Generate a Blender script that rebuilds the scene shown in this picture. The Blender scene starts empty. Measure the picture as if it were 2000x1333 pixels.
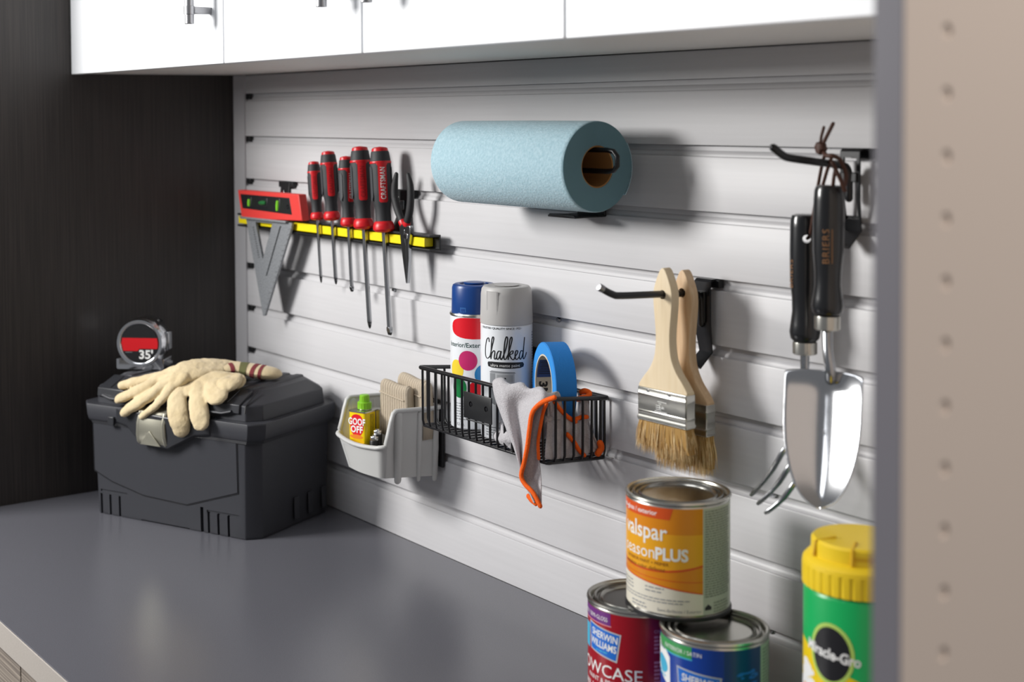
import bpy, bmesh, math, random
import numpy as np
from mathutils import Vector, Matrix
random.seed(7)
rng = np.random.default_rng(11)
PI = math.pi
S = 0.001                                   # everything below is in millimetres
COL = bpy.context.scene.collection
SC = bpy.context.scene

# ------------------------------------------------------------------ camera, light, exposure
CAM_C = np.array([2324.53, -1205.42, 650.02])
CAM_R = np.array([0.552097, 0.833744, -0.007737])
CAM_U = np.array([-0.026335, 0.026712, 0.999296])
CAM_F = np.array([-0.833364, 0.551505, -0.036704])
CAM_FPX, CAM_PX, CAM_PY = 2788.9, 761.5, 322.75      # focal length and principal point (shifted lens)
cd = bpy.data.cameras.new('camera'); cam = bpy.data.objects.new('camera', cd); COL.objects.link(cam)
cd.sensor_width = 36.0; cd.lens = CAM_FPX / 2000 * 36.0
cd.shift_x = (1000-CAM_PX)/2000; cd.shift_y = (CAM_PY-666.5)/2000
cd.clip_start = 0.05; cd.clip_end = 60
cam.matrix_world = Matrix(((CAM_R[0], CAM_U[0], -CAM_F[0], CAM_C[0]*S), (CAM_R[1], CAM_U[1], -CAM_F[1], CAM_C[1]*S),
                           (CAM_R[2], CAM_U[2], -CAM_F[2], CAM_C[2]*S), (0, 0, 0, 1)))
cd.dof.use_dof = True; cd.dof.focus_distance = 1.87; cd.dof.aperture_fstop = 4.6
SC.camera = cam
SC.view_settings.view_transform = 'Standard'; SC.view_settings.look = 'None'
SC.view_settings.exposure = 0.0; SC.view_settings.gamma = 1.0; SC.view_settings.use_curve_mapping = False
w = bpy.data.worlds.new('world'); SC.world = w; w.use_nodes = True
w.node_tree.nodes['Background'].inputs[0].default_value = (0.93, 0.95, 1.0, 1)
w.node_tree.nodes['Background'].inputs[1].default_value = 0.20

def area(name, loc, target, sx, sy, power, col=(1, 1, 1)):
    d = bpy.data.lights.new(name, 'AREA'); d.shape = 'RECTANGLE'; d.size = sx*S; d.size_y = sy*S
    d.energy = power; d.color = col
    o = bpy.data.objects.new(name, d); COL.objects.link(o); o.location = Vector(loc)*S
    o.rotation_euler = (Vector(target)-Vector(loc)).to_track_quat('-Z', 'Y').to_euler()
    return o
area('window_light', (-150, -1720, 1100), (800, 0, 380), 560, 600, 50, (1.0, 0.985, 0.96))
area('overhead_fill', (1000, -2100, 2300), (900, -200, 300), 1400, 900, 15, (0.95, 0.97, 1.0))  # soft overhead fill, added to lift the general light
area('side_fill', (2650, -260, 1900), (1860, -320, 500), 500, 700, 26, (1.0, 0.93, 0.86))  # fill added to brighten the beige cabinet side

def at(px, py, ax, val):
    """the point of the photograph (2000 x 1333) on the plane where coordinate ax is val"""
    d = CAM_F + CAM_R*(px-CAM_PX)/CAM_FPX + CAM_U*(CAM_PY-py)/CAM_FPX
    return CAM_C + d*((val-CAM_C[ax])/d[ax])

# ------------------------------------------------------------------ materials
def lin(h):
    h = h.lstrip('#'); c = [int(h[i:i+2], 16)/255 for i in (0, 2, 4)]
    return tuple(((x+0.055)/1.055)**2.4 if x > 0.04045 else x/12.92 for x in c) + (1.0,)
MATS = {}
def mat(name, col, rough=0.5, metal=0.0, spec=0.5, bump=0.0, bscale=200.0, col2=None, cscale=(1, 1, 1), nscale=20.0, coat=0.0, sheen=0.0, trans=0.0, detail=4.0, contrast=(0.35, 0.65), bvec=(1, 1, 1)):
    if name in MATS: return MATS[name]
    m = bpy.data.materials.new(name); m.use_nodes = True; nt = m.node_tree; b = nt.nodes['Principled BSDF']
    b.inputs['Base Color'].default_value = lin(col); b.inputs['Roughness'].default_value = rough
    b.inputs['Metallic'].default_value = metal; b.inputs['Specular IOR Level'].default_value = spec
    b.inputs['Coat Weight'].default_value = coat; b.inputs['Sheen Weight'].default_value = sheen
    b.inputs['Transmission Weight'].default_value = trans
    tc = nt.nodes.new('ShaderNodeTexCoord')
    if col2:
        mp = nt.nodes.new('ShaderNodeMapping'); mp.inputs['Scale'].default_value = cscale
        nz = nt.nodes.new('ShaderNodeTexNoise'); nz.inputs['Scale'].default_value = nscale; nz.inputs['Detail'].default_value = detail
        cr = nt.nodes.new('ShaderNodeValToRGB')
        cr.color_ramp.elements[0].position = contrast[0]; cr.color_ramp.elements[1].position = contrast[1]
        cr.color_ramp.elements[0].color = lin(col); cr.color_ramp.elements[1].color = lin(col2)
        nt.links.new(tc.outputs['Object'], mp.inputs['Vector']); nt.links.new(mp.outputs[0], nz.inputs['Vector'])
        nt.links.new(nz.outputs['Fac'], cr.inputs[0]); nt.links.new(cr.outputs[0], b.inputs['Base Color'])
    if bump:
        mp2 = nt.nodes.new('ShaderNodeMapping'); mp2.inputs['Scale'].default_value = bvec
        n2 = nt.nodes.new('ShaderNodeTexNoise'); n2.inputs['Scale'].default_value = bscale; n2.inputs['Detail'].default_value = 3
        bp = nt.nodes.new('ShaderNodeBump'); bp.inputs['Strength'].default_value = bump; bp.inputs['Distance'].default_value = 0.001
        nt.links.new(tc.outputs['Object'], mp2.inputs['Vector']); nt.links.new(mp2.outputs[0], n2.inputs['Vector'])
        nt.links.new(n2.outputs['Fac'], bp.inputs['Height']); nt.links.new(bp.outputs[0], b.inputs['Normal'])
    MATS[name] = m; return m

m_slat = mat('slat_pvc', '#c5c4c6', 0.42, col2='#c9c8ca', cscale=(1.2, 1, 40), nscale=4)
m_trim = mat('trim_pvc', '#b9b8bb', 0.45)
m_dkwood = mat('dark_wood', '#201d1c', 0.48, col2='#332d2b', cscale=(60, 60, 0.8), nscale=7, bump=0.15, bscale=7, bvec=(60, 60, 0.8), detail=6)
m_ltwood = mat('light_wood', '#6f665f', 0.5, col2='#9f9488', cscale=(1.0, 40, 60), nscale=5, detail=6)
m_counter = mat('counter_laminate', '#5e5e64', 0.19, col2='#63636a', nscale=700, bump=0.12, bscale=900, spec=0.45)
m_edge = mat('edge_band', '#a8a19a', 0.5, col2='#b0a9a2', nscale=600)
m_white = mat('white_melamine', '#eff1f4', 0.35)
m_under = mat('cabinet_underside', '#f0eeea', 0.5)
m_nickel = mat('brushed_nickel', '#a5a5a8', 0.38, 1.0)
m_beige = mat('beige_melamine', '#cdbfb4', 0.55)
m_beige_edge = mat('grey_edge_band', '#77747b', 0.5)
m_concrete = mat('concrete', '#8b8883', 0.7, col2='#7b7873', nscale=5)
m_black = mat('black_plastic', '#17181a', 0.42)
m_blackmetal = mat('black_powder_coat', '#151518', 0.32, spec=0.5)
m_tbox = mat('toolbox_plastic', '#37383d', 0.46, bump=0.25, bscale=900, spec=0.35)
m_tboxd = mat('toolbox_dark_plastic', '#2c2d31', 0.38, bump=0.1, bscale=900)
m_pewter = mat('pewter_latch', '#b5b2a2', 0.36, 0.75)
m_chrome = mat('chrome', '#e6e7ea', 0.14, 1.0)
m_steel = mat('steel', '#b3b5b8', 0.20, 1.0)
m_tin = mat('tin', '#c6c4bc', 0.27, 1.0)
m_alu = mat('cast_aluminium', '#979a9e', 0.5, 0.25, col2='#777a7e', nscale=500, contrast=(.4, .6))
m_red = mat('red_plastic', '#d2141f', 0.38)
m_redm = mat('red_level_paint', '#d63a35', 0.5, bump=0.1, bscale=300)
m_redd = mat('dark_red_emboss', '#a60f19', 0.5)
m_grip = mat('grip_rubber', '#2d2e31', 0.62, bump=0.2, bscale=900)
m_gripd = mat('grip_rubber_dark', '#1d1d20', 0.6, bump=0.3, bscale=1200)
m_yellow = mat('yellow_plastic', '#f2dd12', 0.42)
m_vial = mat('vial_green', '#7dc932', 0.12, spec=0.7)
m_viald = mat('vial_dark', '#2c6b3c', 0.12, spec=0.7)
m_towel = mat('blue_towel', '#b2ced9', 0.95, bump=0.8, bscale=420, col2='#a0c0cc', nscale=260, sheen=0.2, spec=0.15)
m_towelshade = mat('blue_towel_shaded', '#6b8d98', 0.95, bump=0.4, bscale=300, spec=0.1)  # towel blue darkened, shade of the roll's end put into the colour
m_card = mat('cardboard', '#a97a45', 0.85)
m_canwhite = mat('can_white', '#e9ecf0', 0.30, coat=0.3)
m_bluecap = mat('blue_cap', '#123f82', 0.34)
m_greycap = mat('grey_cap', '#b6b4b2', 0.45)
m_pred = mat('print_red', '#dc1626', 0.3)
m_pmag = mat('print_magenta', '#c42c6b', 0.3)
m_pyel = mat('print_yellow', '#f0d23c', 0.3)
m_pblu = mat('print_blue', '#1c7fbd', 0.3)
m_pgrn = mat('print_green', '#148242', 0.3)
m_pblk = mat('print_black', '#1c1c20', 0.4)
m_pdk = mat('print_dark_green', '#173f3c', 0.4)
m_pgry = mat('print_grey', '#8f9296', 0.4)
m_pgry2 = mat('print_light_grey', '#bfc1c4', 0.4)
m_pwht = mat('print_white', '#f2f2f0', 0.4)
m_pglow = mat('print_yellow_green', '#b9d96a', 0.4)
m_tape = mat('painters_tape', '#1877c4', 0.75, bump=0.3, bscale=500)
m_tapeside = mat('painters_tape_side', '#2a8bd8', 0.75, bump=0.15, bscale=700)
m_core = mat('tape_core', '#cfc5b4', 0.8)
m_cloth = mat('microfiber', '#c4c1c4', 0.95, bump=0.9, bscale=650, col2='#b4b1b4', nscale=500, spec=0.1, sheen=0.3)
m_orange = mat('orange_edging', '#f0641e', 0.8, bump=0.8, bscale=500, spec=0.2)
m_bin = mat('bin_plastic', '#c2c2c0', 0.42)
m_goof = mat('tin_yellow', '#f0d000', 0.35)
m_gcap = mat('green_cap', '#7dbb1e', 0.4)
m_knit = mat('knit_cuff', '#b9ac99', 0.95, bump=0.6, bscale=420, spec=0.1)
m_glove = mat('cotton_glove', '#d6c4a0', 0.9, bump=0.5, bscale=380, spec=0.1, col2='#cdba94', nscale=30, sheen=0.2)
m_stripe_r = mat('stripe_red', '#7b3036', 0.9)
m_stripe_g = mat('stripe_olive', '#66673f', 0.9)
m_wood = mat('beech', '#e2cda9', 0.5, col2='#e8d5b4', cscale=(20, 20, 1.5), nscale=9, detail=5)
m_wood2 = mat('beech_dark', '#cfae88', 0.5, col2='#dcbf9a', cscale=(20, 20, 2.5), nscale=11, detail=5)
m_brist = mat('bristle', '#cda870', 0.6, col2='#ecd4a4', cscale=(60, 60, 1), nscale=12)
m_tool = mat('black_lacquer', '#17181b', 0.28, coat=0.4)
m_leather = mat('leather', '#4b2a1c', 0.6)
m_gold = mat('gold_print', '#8c6440', 0.45)
m_lidm = mat('can_lid', '#a5a39d', 0.24, 1.0)
m_orl = mat('label_orange', '#e08a14', 0.32)
m_orl2 = mat('label_yellow_orange', '#ecA71e', 0.32)
m_orl3 = mat('label_deep_orange', '#d9541e', 0.32)
m_cream = mat('label_cream', '#e6e0cf', 0.32)
m_sage = mat('label_sage', '#b9bfae', 0.32)
m_sagetxt = mat('label_fine_print', '#747b6e', 0.4)
m_redl = mat('label_red', '#a10d20', 0.32)
m_bluel = mat('label_blue', '#123f9c', 0.32)
m_bluel2 = mat('label_teal_blue', '#123f78', 0.32)
m_swb = mat('badge_blue', '#1f6fd0', 0.35)
m_purple = mat('label_purple', '#70307f', 0.35)
m_lgreen = mat('label_green', '#3f9a55', 0.35)
m_pink = mat('label_pale_red', '#d9878f', 0.4)
m_cyan = mat('label_cyan', '#46b4d8', 0.4)
m_mgreen = mat('bottle_green', '#0fae5c', 0.3)
m_mcap = mat('cap_yellow', '#f2cf22', 0.42)
m_myel = mat('label_yellow', '#f4d20c', 0.32)

# ------------------------------------------------------------------ mesh helpers
ROOTS = {}
def nrm(v):
    v = np.asarray(v, float); return v/(np.linalg.norm(v)+1e-12)
class MB:
    def __init__(s): s.v = []; s.f = []
    def add(s, vs, fs):
        o = len(s.v); s.v += [tuple(float(c) for c in v) for v in vs]; s.f += [tuple(i+o for i in f) for f in fs]; return s
    def box(s, x0, x1, y0, y1, z0, z1):
        v = [(x, y, z) for z in (z0, z1) for y in (y0, y1) for x in (x0, x1)]
        return s.add(v, [(0, 2, 3, 1), (4, 5, 7, 6), (0, 1, 5, 4), (2, 6, 7, 3), (0, 4, 6, 2), (1, 3, 7, 5)])
    def loft(s, loops, closed=True, cap0=True, cap1=True, ring=False):
        n = len(loops[0]); vs = [p for l in loops for p in l]; fs = []
        m = len(loops)
        for a in range(m if ring else m-1):
            b = (a+1) % m
            for i in range(n if closed else n-1):
                j = (i+1) % n; fs.append((a*n+i, a*n+j, b*n+j, b*n+i))
        if not ring:
            if cap0: fs.append(tuple(range(n)))
            if cap1: fs.append(tuple(range((m-1)*n, m*n)))
        return s.add(vs, fs)
    def prism(s, pts, vec):
        a = [np.asarray(p, float) for p in pts]; return s.loft([a, [p+np.asarray(vec, float) for p in a]])
    def tube(s, pts, r, n=8, closed=False, flat=1.0, up=(0, 0, 1), round_=False):
        P = [np.asarray(p, float) for p in pts]; k = len(P)
        r = [r]*k if np.isscalar(r) else list(r)
        if round_ and not closed:
            d0 = nrm(P[0]-P[1]); d1 = nrm(P[-1]-P[-2]); r0, r1 = r[0], r[-1]
            P = [P[0]+d0*r0*c for c in (.98, .8, .45)]+P+[P[-1]+d1*r1*c for c in (.45, .8, .98)]
            r = [r0*c for c in (.2, .6, .89)]+r+[r1*c for c in (.89, .6, .2)]
            k = len(P)
        loops = []; up = nrm(up); prev = None
        for i in range(k):
            if closed: t = P[(i+1) % k]-P[i-1]
            else: t = P[min(i+1, k-1)]-P[max(i-1, 0)]
            t = nrm(t)
            ref = up if prev is None else prev
            side = np.cross(t, ref)
            if np.linalg.norm(side) < 1e-3: side = np.cross(t, (1, .2, .1))
            side = nrm(side); u2 = np.cross(side, t)
            if up is not None and flat == 1.0: prev = u2
            loops.append([P[i]+side*r[i]*math.cos(a)+u2*r[i]*flat*math.sin(a) for a in [2*PI*j/n for j in range(n)]])
        return s.loft(loops, ring=closed)
    def lathe(s, prof, c=(0, 0, 0), ax=(0, 0, 1), n=40, closed=False, mod=None):
        ax = nrm(ax); e1 = nrm(np.cross(ax, (0.3, 1, 0.1) if abs(ax[2]) > .9 else (0, 0, 1))); e2 = np.cross(ax, e1)
        c = np.asarray(c, float); vs = []; idx = []
        for (r, h) in prof:
            if r < 1e-6: idx.append([len(vs)]*n); vs.append(c+ax*h)
            else:
                st = len(vs); idx.append([st+j for j in range(n)])
                for j in range(n):
                    a = 2*PI*j/n; rr = r*(mod(a, h) if mod else 1); vs.append(c+ax*h+(e1*math.cos(a)+e2*math.sin(a))*rr)
        fs = []; m = len(prof)
        for a in range(m if closed else m-1):
            b = (a+1) % m
            for j in range(n):
                k = (j+1) % n
                q = [idx[a][j], idx[a][k], idx[b][k], idx[b][j]]
                u = []
                for x in q:
                    if x not in u: u.append(x)
                if len(u) > 2: fs.append(tuple(u))
        if not closed:
            if prof[0][0] > 1e-6: fs.append(tuple(idx[0]))
            if prof[-1][0] > 1e-6: fs.append(tuple(idx[-1]))
        return s.add(vs, fs)
    def build(s, name, m, parent=None, world=False, bevel=0, seg=2, ang=35, sub=0, solid=0, smooth=True, recalc=True):
        v = np.array(s.v, float)
        if world and parent is not None:
            r = parent
            while r.parent is not None: r = r.parent
            loc, rz = ROOTS.get(r.name, ((0, 0, 0), 0)); v = v-np.array(loc)
            c, sn = math.cos(-rz), math.sin(-rz); v = np.stack([v[:, 0]*c-v[:, 1]*sn, v[:, 0]*sn+v[:, 1]*c, v[:, 2]], 1)
        me = bpy.data.meshes.new(name); me.from_pydata((v*S).tolist(), [], s.f); me.validate()
        if recalc:
            bm = bmesh.new(); bm.from_mesh(me); bmesh.ops.recalc_face_normals(bm, faces=bm.faces); bm.to_mesh(me); bm.free()
        if smooth:
            me.polygons.foreach_set('use_smooth', [True]*len(me.polygons)); me.set_sharp_from_angle(angle=math.radians(ang))
        me.materials.append(m)
        o = bpy.data.objects.new(name, me); COL.objects.link(o)
        if parent is not None: o.parent = parent
        if solid:
            md = o.modifiers.new('solid', 'SOLIDIFY'); md.thickness = solid*S; md.offset = 0
        if bevel:
            md = o.modifiers.new('bevel', 'BEVEL'); md.width = bevel*S; md.segments = seg; md.limit_method = 'ANGLE'; md.angle_limit = math.radians(40)
        if sub:
            md = o.modifiers.new('sub', 'SUBSURF'); md.levels = sub; md.render_levels = sub
        return o
def box(*a): return MB().box(*a)
def thing(name, label, cat, loc=(0, 0, 0), rz=0.0, group=None):
    o = bpy.data.objects.new(name, None); COL.objects.link(o); o.empty_display_size = 0.02
    o.location = Vector([float(c) for c in loc])*S; o.rotation_euler = (0, 0, rz); o['label'] = label; o['category'] = cat
    if group: o['group'] = group
    ROOTS[o.name] = (tuple(float(c) for c in loc), rz); return o
def struct(o): o['kind'] = 'structure'; return o
def bake(o):
    dg = bpy.context.evaluated_depsgraph_get(); dg.update()
    me = bpy.data.meshes.new_from_object(o.evaluated_get(dg)); old = o.data; nm = old.name
    o.modifiers.clear(); o.data = me; bpy.data.meshes.remove(old); me.name = nm; return o
def remesh(o, vox, it=8, fac=0.5):
    md = o.modifiers.new('r', 'REMESH'); md.mode = 'VOXEL'; md.voxel_size = vox*S; md.use_smooth_shade = True
    m2 = o.modifiers.new('s', 'SMOOTH'); m2.factor = fac; m2.iterations = it
    mats = [m for m in o.data.materials]; bake(o)
    if not o.data.materials:
        for m in mats: o.data.materials.append(m)
    o.data.polygons.foreach_set('use_smooth', [True]*len(o.data.polygons)); return o
def cut(o, cutters):
    md = []
    for c in cutters:
        m = o.modifiers.new('b', 'BOOLEAN'); m.operation = 'DIFFERENCE'; m.object = c; m.solver = 'EXACT'; m.use_self = True; md.append(m)
    bpy.context.view_layer.update(); bake(o)
    for c in cutters:
        me = c.data; bpy.data.objects.remove(c); bpy.data.meshes.remove(me)
    o.data.polygons.foreach_set('use_smooth', [True]*len(o.data.polygons)); o.data.set_sharp_from_angle(angle=math.radians(35)); return o
def spline(pts, k=6, closed=False):
    P = [np.asarray(p, float) for p in pts]; out = []; n = len(P)
    for i in range(n if closed else n-1):
        g = (lambda j: P[j % n]) if closed else (lambda j: P[min(max(j, 0), n-1)])
        a, b, c, d = g(i-1), g(i), g(i+1), g(i+2)
        for j in range(k):
            t = j/k; out.append(.5*(2*b+(c-a)*t+(2*a-5*b+4*c-d)*t*t+(3*b-a-3*c+d)*t**3))
    if not closed: out.append(P[-1])
    return out

# ------------------------------------------------------------------ flat print: words and shapes laid on flat or round faces
GC = {}
def glyphs(txt, h, sx=1.0, bold=0.0, shear=0.0, spacing=1.0):
    key = (txt, bold, shear, spacing)
    if key not in GC:
        cu = bpy.data.curves.new('t', 'FONT'); cu.body = txt; cu.size = 1.0; cu.offset = bold; cu.shear = shear; cu.space_character = spacing
        cu.resolution_u = 3; o = bpy.data.objects.new('t', cu); COL.objects.link(o)
        dg = bpy.context.evaluated_depsgraph_get(); dg.update(); me = o.evaluated_get(dg).to_mesh()
        V = np.array([v.co[:2] for v in me.vertices]) if len(me.vertices) else np.zeros((0, 2)); Fc = [tuple(p.vertices) for p in me.polygons]
        o.evaluated_get(dg).to_mesh_clear(); bpy.data.objects.remove(o); bpy.data.curves.remove(cu); GC[key] = (V, Fc)
    V, Fc = GC[key]; V = V.copy()
    if len(V):
        V[:, 0] -= V[:, 0].min(); V *= h/0.72; V[:, 0] *= sx
    return V, Fc
class Print:
    """shapes in (u, v) mapped onto a face; curved faces get the shapes cut into strips first"""
    def __init__(s, fn, step=None): s.fn = fn; s.step = step; s.d = {}
    def raw(s, m, V, Fc, layer=1, name='print'):
        if not len(V): return
        bm = bmesh.new(); vs = [bm.verts.new((float(a), float(b), 0)) for a, b in V]
        for f in Fc:
            try: bm.faces.new([vs[i] for i in f])
            except ValueError: pass
        if s.step:
            u0, u1 = V[:, 0].min(), V[:, 0].max(); k = math.floor(u0/s.step)+1
            while k*s.step < u1:
                g = bm.verts[:]+bm.edges[:]+bm.faces[:]
                bmesh.ops.bisect_plane(bm, geom=g, plane_co=(k*s.step, 0, 0), plane_no=(1, 0, 0)); k += 1
        bm.verts.index_update()
        mb = s.d.setdefault((name, m.name), MB())
        mb.add([s.fn(v.co.x, v.co.y, layer) for v in bm.verts], [tuple(v.index for v in f.verts) for f in bm.faces]); bm.free()
    def poly(s, m, pts, layer=1, name='print'): s.raw(m, np.array(pts, float), [tuple(range(len(pts)))], layer, name); return s
    def rect(s, m, u0, u1, v0, v1, layer=1, name='print'): return s.poly(m, [(u0, v0), (u1, v0), (u1, v1), (u0, v1)], layer, name)
    def ell(s, m, u, v, a, b, layer=1, name='print', n=28, rot=0, pw=1.0):
        q = []
        for i in range(n):
            t = 2*PI*i/n; x = a*math.copysign(abs(math.cos(t))**pw, math.cos(t)); y = b*math.copysign(abs(math.sin(t))**pw, math.sin(t))
            q.append((u+x*math.cos(rot)-y*math.sin(rot), v+x*math.sin(rot)+y*math.cos(rot)))
        return s.poly(m, q, layer, name)
    def text(s, m, txt, u, v, h, align='c', layer=2, sx=1.0, bold=0.0, shear=0.0, rot=0, name='lettering', spacing=1.0):
        V, Fc = glyphs(txt, h, sx, bold, shear, spacing)
        if not len(V): return s
        wd = V[:, 0].max(); V[:, 0] -= {'c': wd/2, 'l': 0, 'r': wd}[align]
        c, sn = math.cos(rot), math.sin(rot); V = np.stack([V[:, 0]*c-V[:, 1]*sn+u, V[:, 0]*sn+V[:, 1]*c+v], 1)
        s.raw(m, V, Fc, layer, name); return s
    def fine(s, m, u0, u1, v1, v0, dv, h, layer=2, name='fine_print', gap=.25):
        v = v1
        while v > v0:
            u = u0
            end = u1-random.random()*gap*(u1-u0)
            while u < end:
                l = (random.random()*.5+.25)*dv*3; s.rect(m, u, min(u+l, end), v-h, v, layer, name); u += l+dv*.35
            v -= dv
        return s
    def done(s, parent, world=True):
        for (nm, mm), mb in s.d.items():
            o = mb.build(nm, MATS[mm], parent, world, smooth=False, recalc=False)
            if nm in ('fine_print', 'granules', 'splash', 'scale_marks', 'drawing', 'stamp'): o['kind'] = 'stuff'
def on_cyl(cx, cy, R, th, z0=0.0, eps=0.12):
    return lambda u, v, l: (cx+(R+eps*l)*math.cos(th+u/R), cy+(R+eps*l)*math.sin(th+u/R), z0+v)
def on_flat(o, eu, ev, eps=0.12):
    o = np.asarray(o, float); eu = nrm(eu); ev = nrm(ev); n = np.cross(eu, ev)
    return lambda u, v, l: tuple(o+eu*u+ev*v+n*eps*l)
def facing(x, y): return math.atan2(CAM_C[1]-y, CAM_C[0]-x)

# ------------------------------------------------------------------ the setting
XR = 1833.6                                   # left face of the right-hand cabinet side
struct(box(-700, 3200, -3200, 40, -930, -900).build('floor', m_concrete))
wall = struct(box(-700, 1990, 14, 30, -900, 1500).build('wall_back', m_trim))
Z0, P = 686.4, 76.2
def slat(b, t, tongue=True):
    q = [(0, b), (0, t-2.2), (.7, t-.6), (2.0, t), (3.0, t-.4)]
    if tongue: q += [(3.4, t-3), (4.6, t-3), (4.9, t+1.5), (6.2, t+4.6), (8, t+6.5), (8.6, t+17), (11, t+17)]
    else: q += [(11, t)]
    q += [(11, b+20), (7, b+8), (3, b+2.5), (2.4, b)]
    return q
for k in range(10):
    b = Z0-P*k if k < 9 else 0.6
    t = Z0-P*(k-1)-13.0 if k > 0 else 719.5
    if k == 9: t = Z0-P*8-13.0
    MB().prism([(30, y, z) for y, z in slat(b, t, k > 0)], (XR-30, 0, 0)).build('slat', m_slat, wall, ang=25)
for k in range(9):
    z = Z0-P*k
    box(35, 48, -0.6, 6, z-10.2, z-0.4).build('slot_cap', m_black, wall, bevel=.8)
tr = MB().prism([(0.4, 8, 0.5), (0.4, -7, 0.5), (2, -8.5, 0.5), (25, -3, 0.5), (33, -2.2, 0.5), (33, 8, 0.5)], (0, 0, 719)).build('trim_left', m_trim, wall)
for px, py in ((1090, 625), (1510, 967), (1503, 1232), (768, 566)):
    q = at(px, py, 1, 5)
    MB().lathe([(0, -1.2), (2.6, -1.0), (3.4, .4), (3.4, 3)], q, (0, 1, 0), 14).build('screw', m_steel, wall)

# counter
ct = thing('countertop', 'dark grey laminate worktop with a pale beige front edge', 'countertop', (0, 0, 0))
box(0.5, XR-.5, -625.1, -0.5, -34, 0).build('worktop', m_counter, ct, bevel=.8)
box(0.5, XR-.5, -627, -625.2, -34, -0.6).build('edge_band', m_edge, ct, bevel=.5)
# base cabinets under it
xg = at(40, 1310, 1, -609)[0]
xs = [0.5, xg, 2*xg, XR-.5]
names = ['base cabinet with wood-grain door under the worktop beside the dark tall cabinet', 'base cabinet with wood-grain door under the middle of the worktop', 'base cabinet with wood-grain door under the worktop beside the panel with peg holes']
for i in range(3):
    c = thing('base_cabinet', names[i], 'cabinet', ((xs[i]+xs[i+1])/2, -300, -900), group='base cabinets under the worktop')
    box(xs[i]+.5, xs[i+1]-.5, -586, -2, -899.5, -34.8).build('body', m_dkwood, c, True)
    box(xs[i]+2, xs[i+1]-2, -609, -588, -800, -38).build('door', m_ltwood, c, True, bevel=1)
# dark tall cabinet on the left
c = thing('tall_cabinet', 'dark wood-grain tall cabinet closing the end of the worktop', 'cabinet', (-300, -320, -900))
box(-600, -0.3, -650, 12, -899.5, 1500).build('side_panel', m_dkwood, c, True, bevel=1)
# cabinet side on the right with shelf pin holes
c = thing('storage_cabinet', 'beige cabinet side panel with a column of shelf-pin holes, very close', 'cabinet', (XR+10, -270, -900))
pn = box(XR, XR+17.7, -570.5, 12, -899.5, 1500).build('side_panel', m_beige, c, True)
hole = MB()
for k in range(-14, 18):
    z = 691.6-33.76*k
    hole.lathe([(4.2, -1.5), (4.2, 5)], (XR+17.7, -534.5, z), (1, 0, 0), 18)
cut(pn, [hole.build('h', m_beige, c, True)])
box(XR, XR+17.7, -572, -570.6, -899.5, 1500).build('edge_band', m_beige_edge, c, True)
# wall cabinets
def handle(par, x, z0, z1):
    y = -347
    h = MB().lathe([(0, 0), (6.0, 0), (6.6, .8), (6.6, z1-z0-.8), (6.0, z1-z0), (0, z1-z0)], (x, y, z0), (0, 0, 1), 24).build('handle', m_nickel, par, True)
    for z in (z0+19, z1-19):
        MB().lathe([(6.7, -6), (7.7, -5.6), (7.7, 5.6), (6.7, 6)], (x, y, z), (0, 0, 1), 24).build('handle_ring', m_nickel, h, True)
        box(x-4, x+4, -342, -315, z-5, z+5).build('handle_post', m_nickel, h, True, bevel=1.2)
ux = [0.8, 569.6, 1282.1, XR-.5]
ul = ['white wall cabinet with one door, fixed against the dark tall cabinet', 'white wall cabinet with two doors above the paper towel roll', 'white wall cabinet above the garden tools, beside the panel with peg holes']
drs = [[(1.5, 568.2)], [(571.2, 921.0), (924.4, 1280.6)], [(1283.6, 1640), (1642, XR-2)]]
for i in range(3):
    c = thing('wall_cabinet', ul[i], 'cabinet', ((ux[i]+ux[i+1])/2, -140, 720), group='white wall cabinets over the slatted wall')
    box(ux[i], ux[i+1]-.6, -295, -0.5, 720.2, 1400).build('body', m_under, c, True, bevel=.6)
    for (a, b) in drs[i]:
        box(a, b, -315, -296.5, 719.2, 1398).build('door', m_white, c, True, bevel=1.2, seg=3)
    if i == 0: handle(c, 531, 774, 965)
    if i == 1: handle(c, 885.3, 774, 965); handle(c, 983, 772.6, 965)
    if i == 2: handle(c, 1600, 774, 965); handle(c, 1684, 774, 965)

# ------------------------------------------------------------------ toolbox
A24 = math.radians(24.854); TBL = (226.12, -172.22, 0)
tb = thing('toolbox', 'black plastic toolbox with metal latch standing in the corner of the worktop', 'toolbox', TBL, A24)
def oct_(x0, x1, y0, y1, z, ch):
    return [(x0+ch, y0, z), (x1-ch, y0, z), (x1, y0+ch, z), (x1, y1-ch, z), (x1-ch, y1, z), (x0+ch, y1, z), (x0, y1-ch, z), (x0, y0+ch, z)]
bod = MB().loft([oct_(-167, 167, -104, 104, 0.3, 18), oct_(-168, 168, -104.4, 105, 6, 19), oct_(-171.5, 171.5, -108, 108, 146, 19), oct_(-172.5, 172.5, -109, 108.5, 156, 19)]).build('body', m_tbox, tb, bevel=1.5)
fy = lambda z: -(104.2+z*.0262)
f2 = MB()
for xs_ in ((-158, -146, -127, -107), (62, 76, 95, 115)):
    for j, x in enumerate(xs_):
        f2.box(x, x+(6 if j == 0 else 4.4), -130, -99.0, -3, 40-(0 if j == 0 else 6))
f2.box(-145, -88, -130, -103.4, 37, 41); f2.box(75, 138, -130, -103.4, 33, 37)
f2.box(-60, 40, -130, -92, -4, 2.5)
cut(bod, [f2.build('h', m_tbox, tb)])
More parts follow.
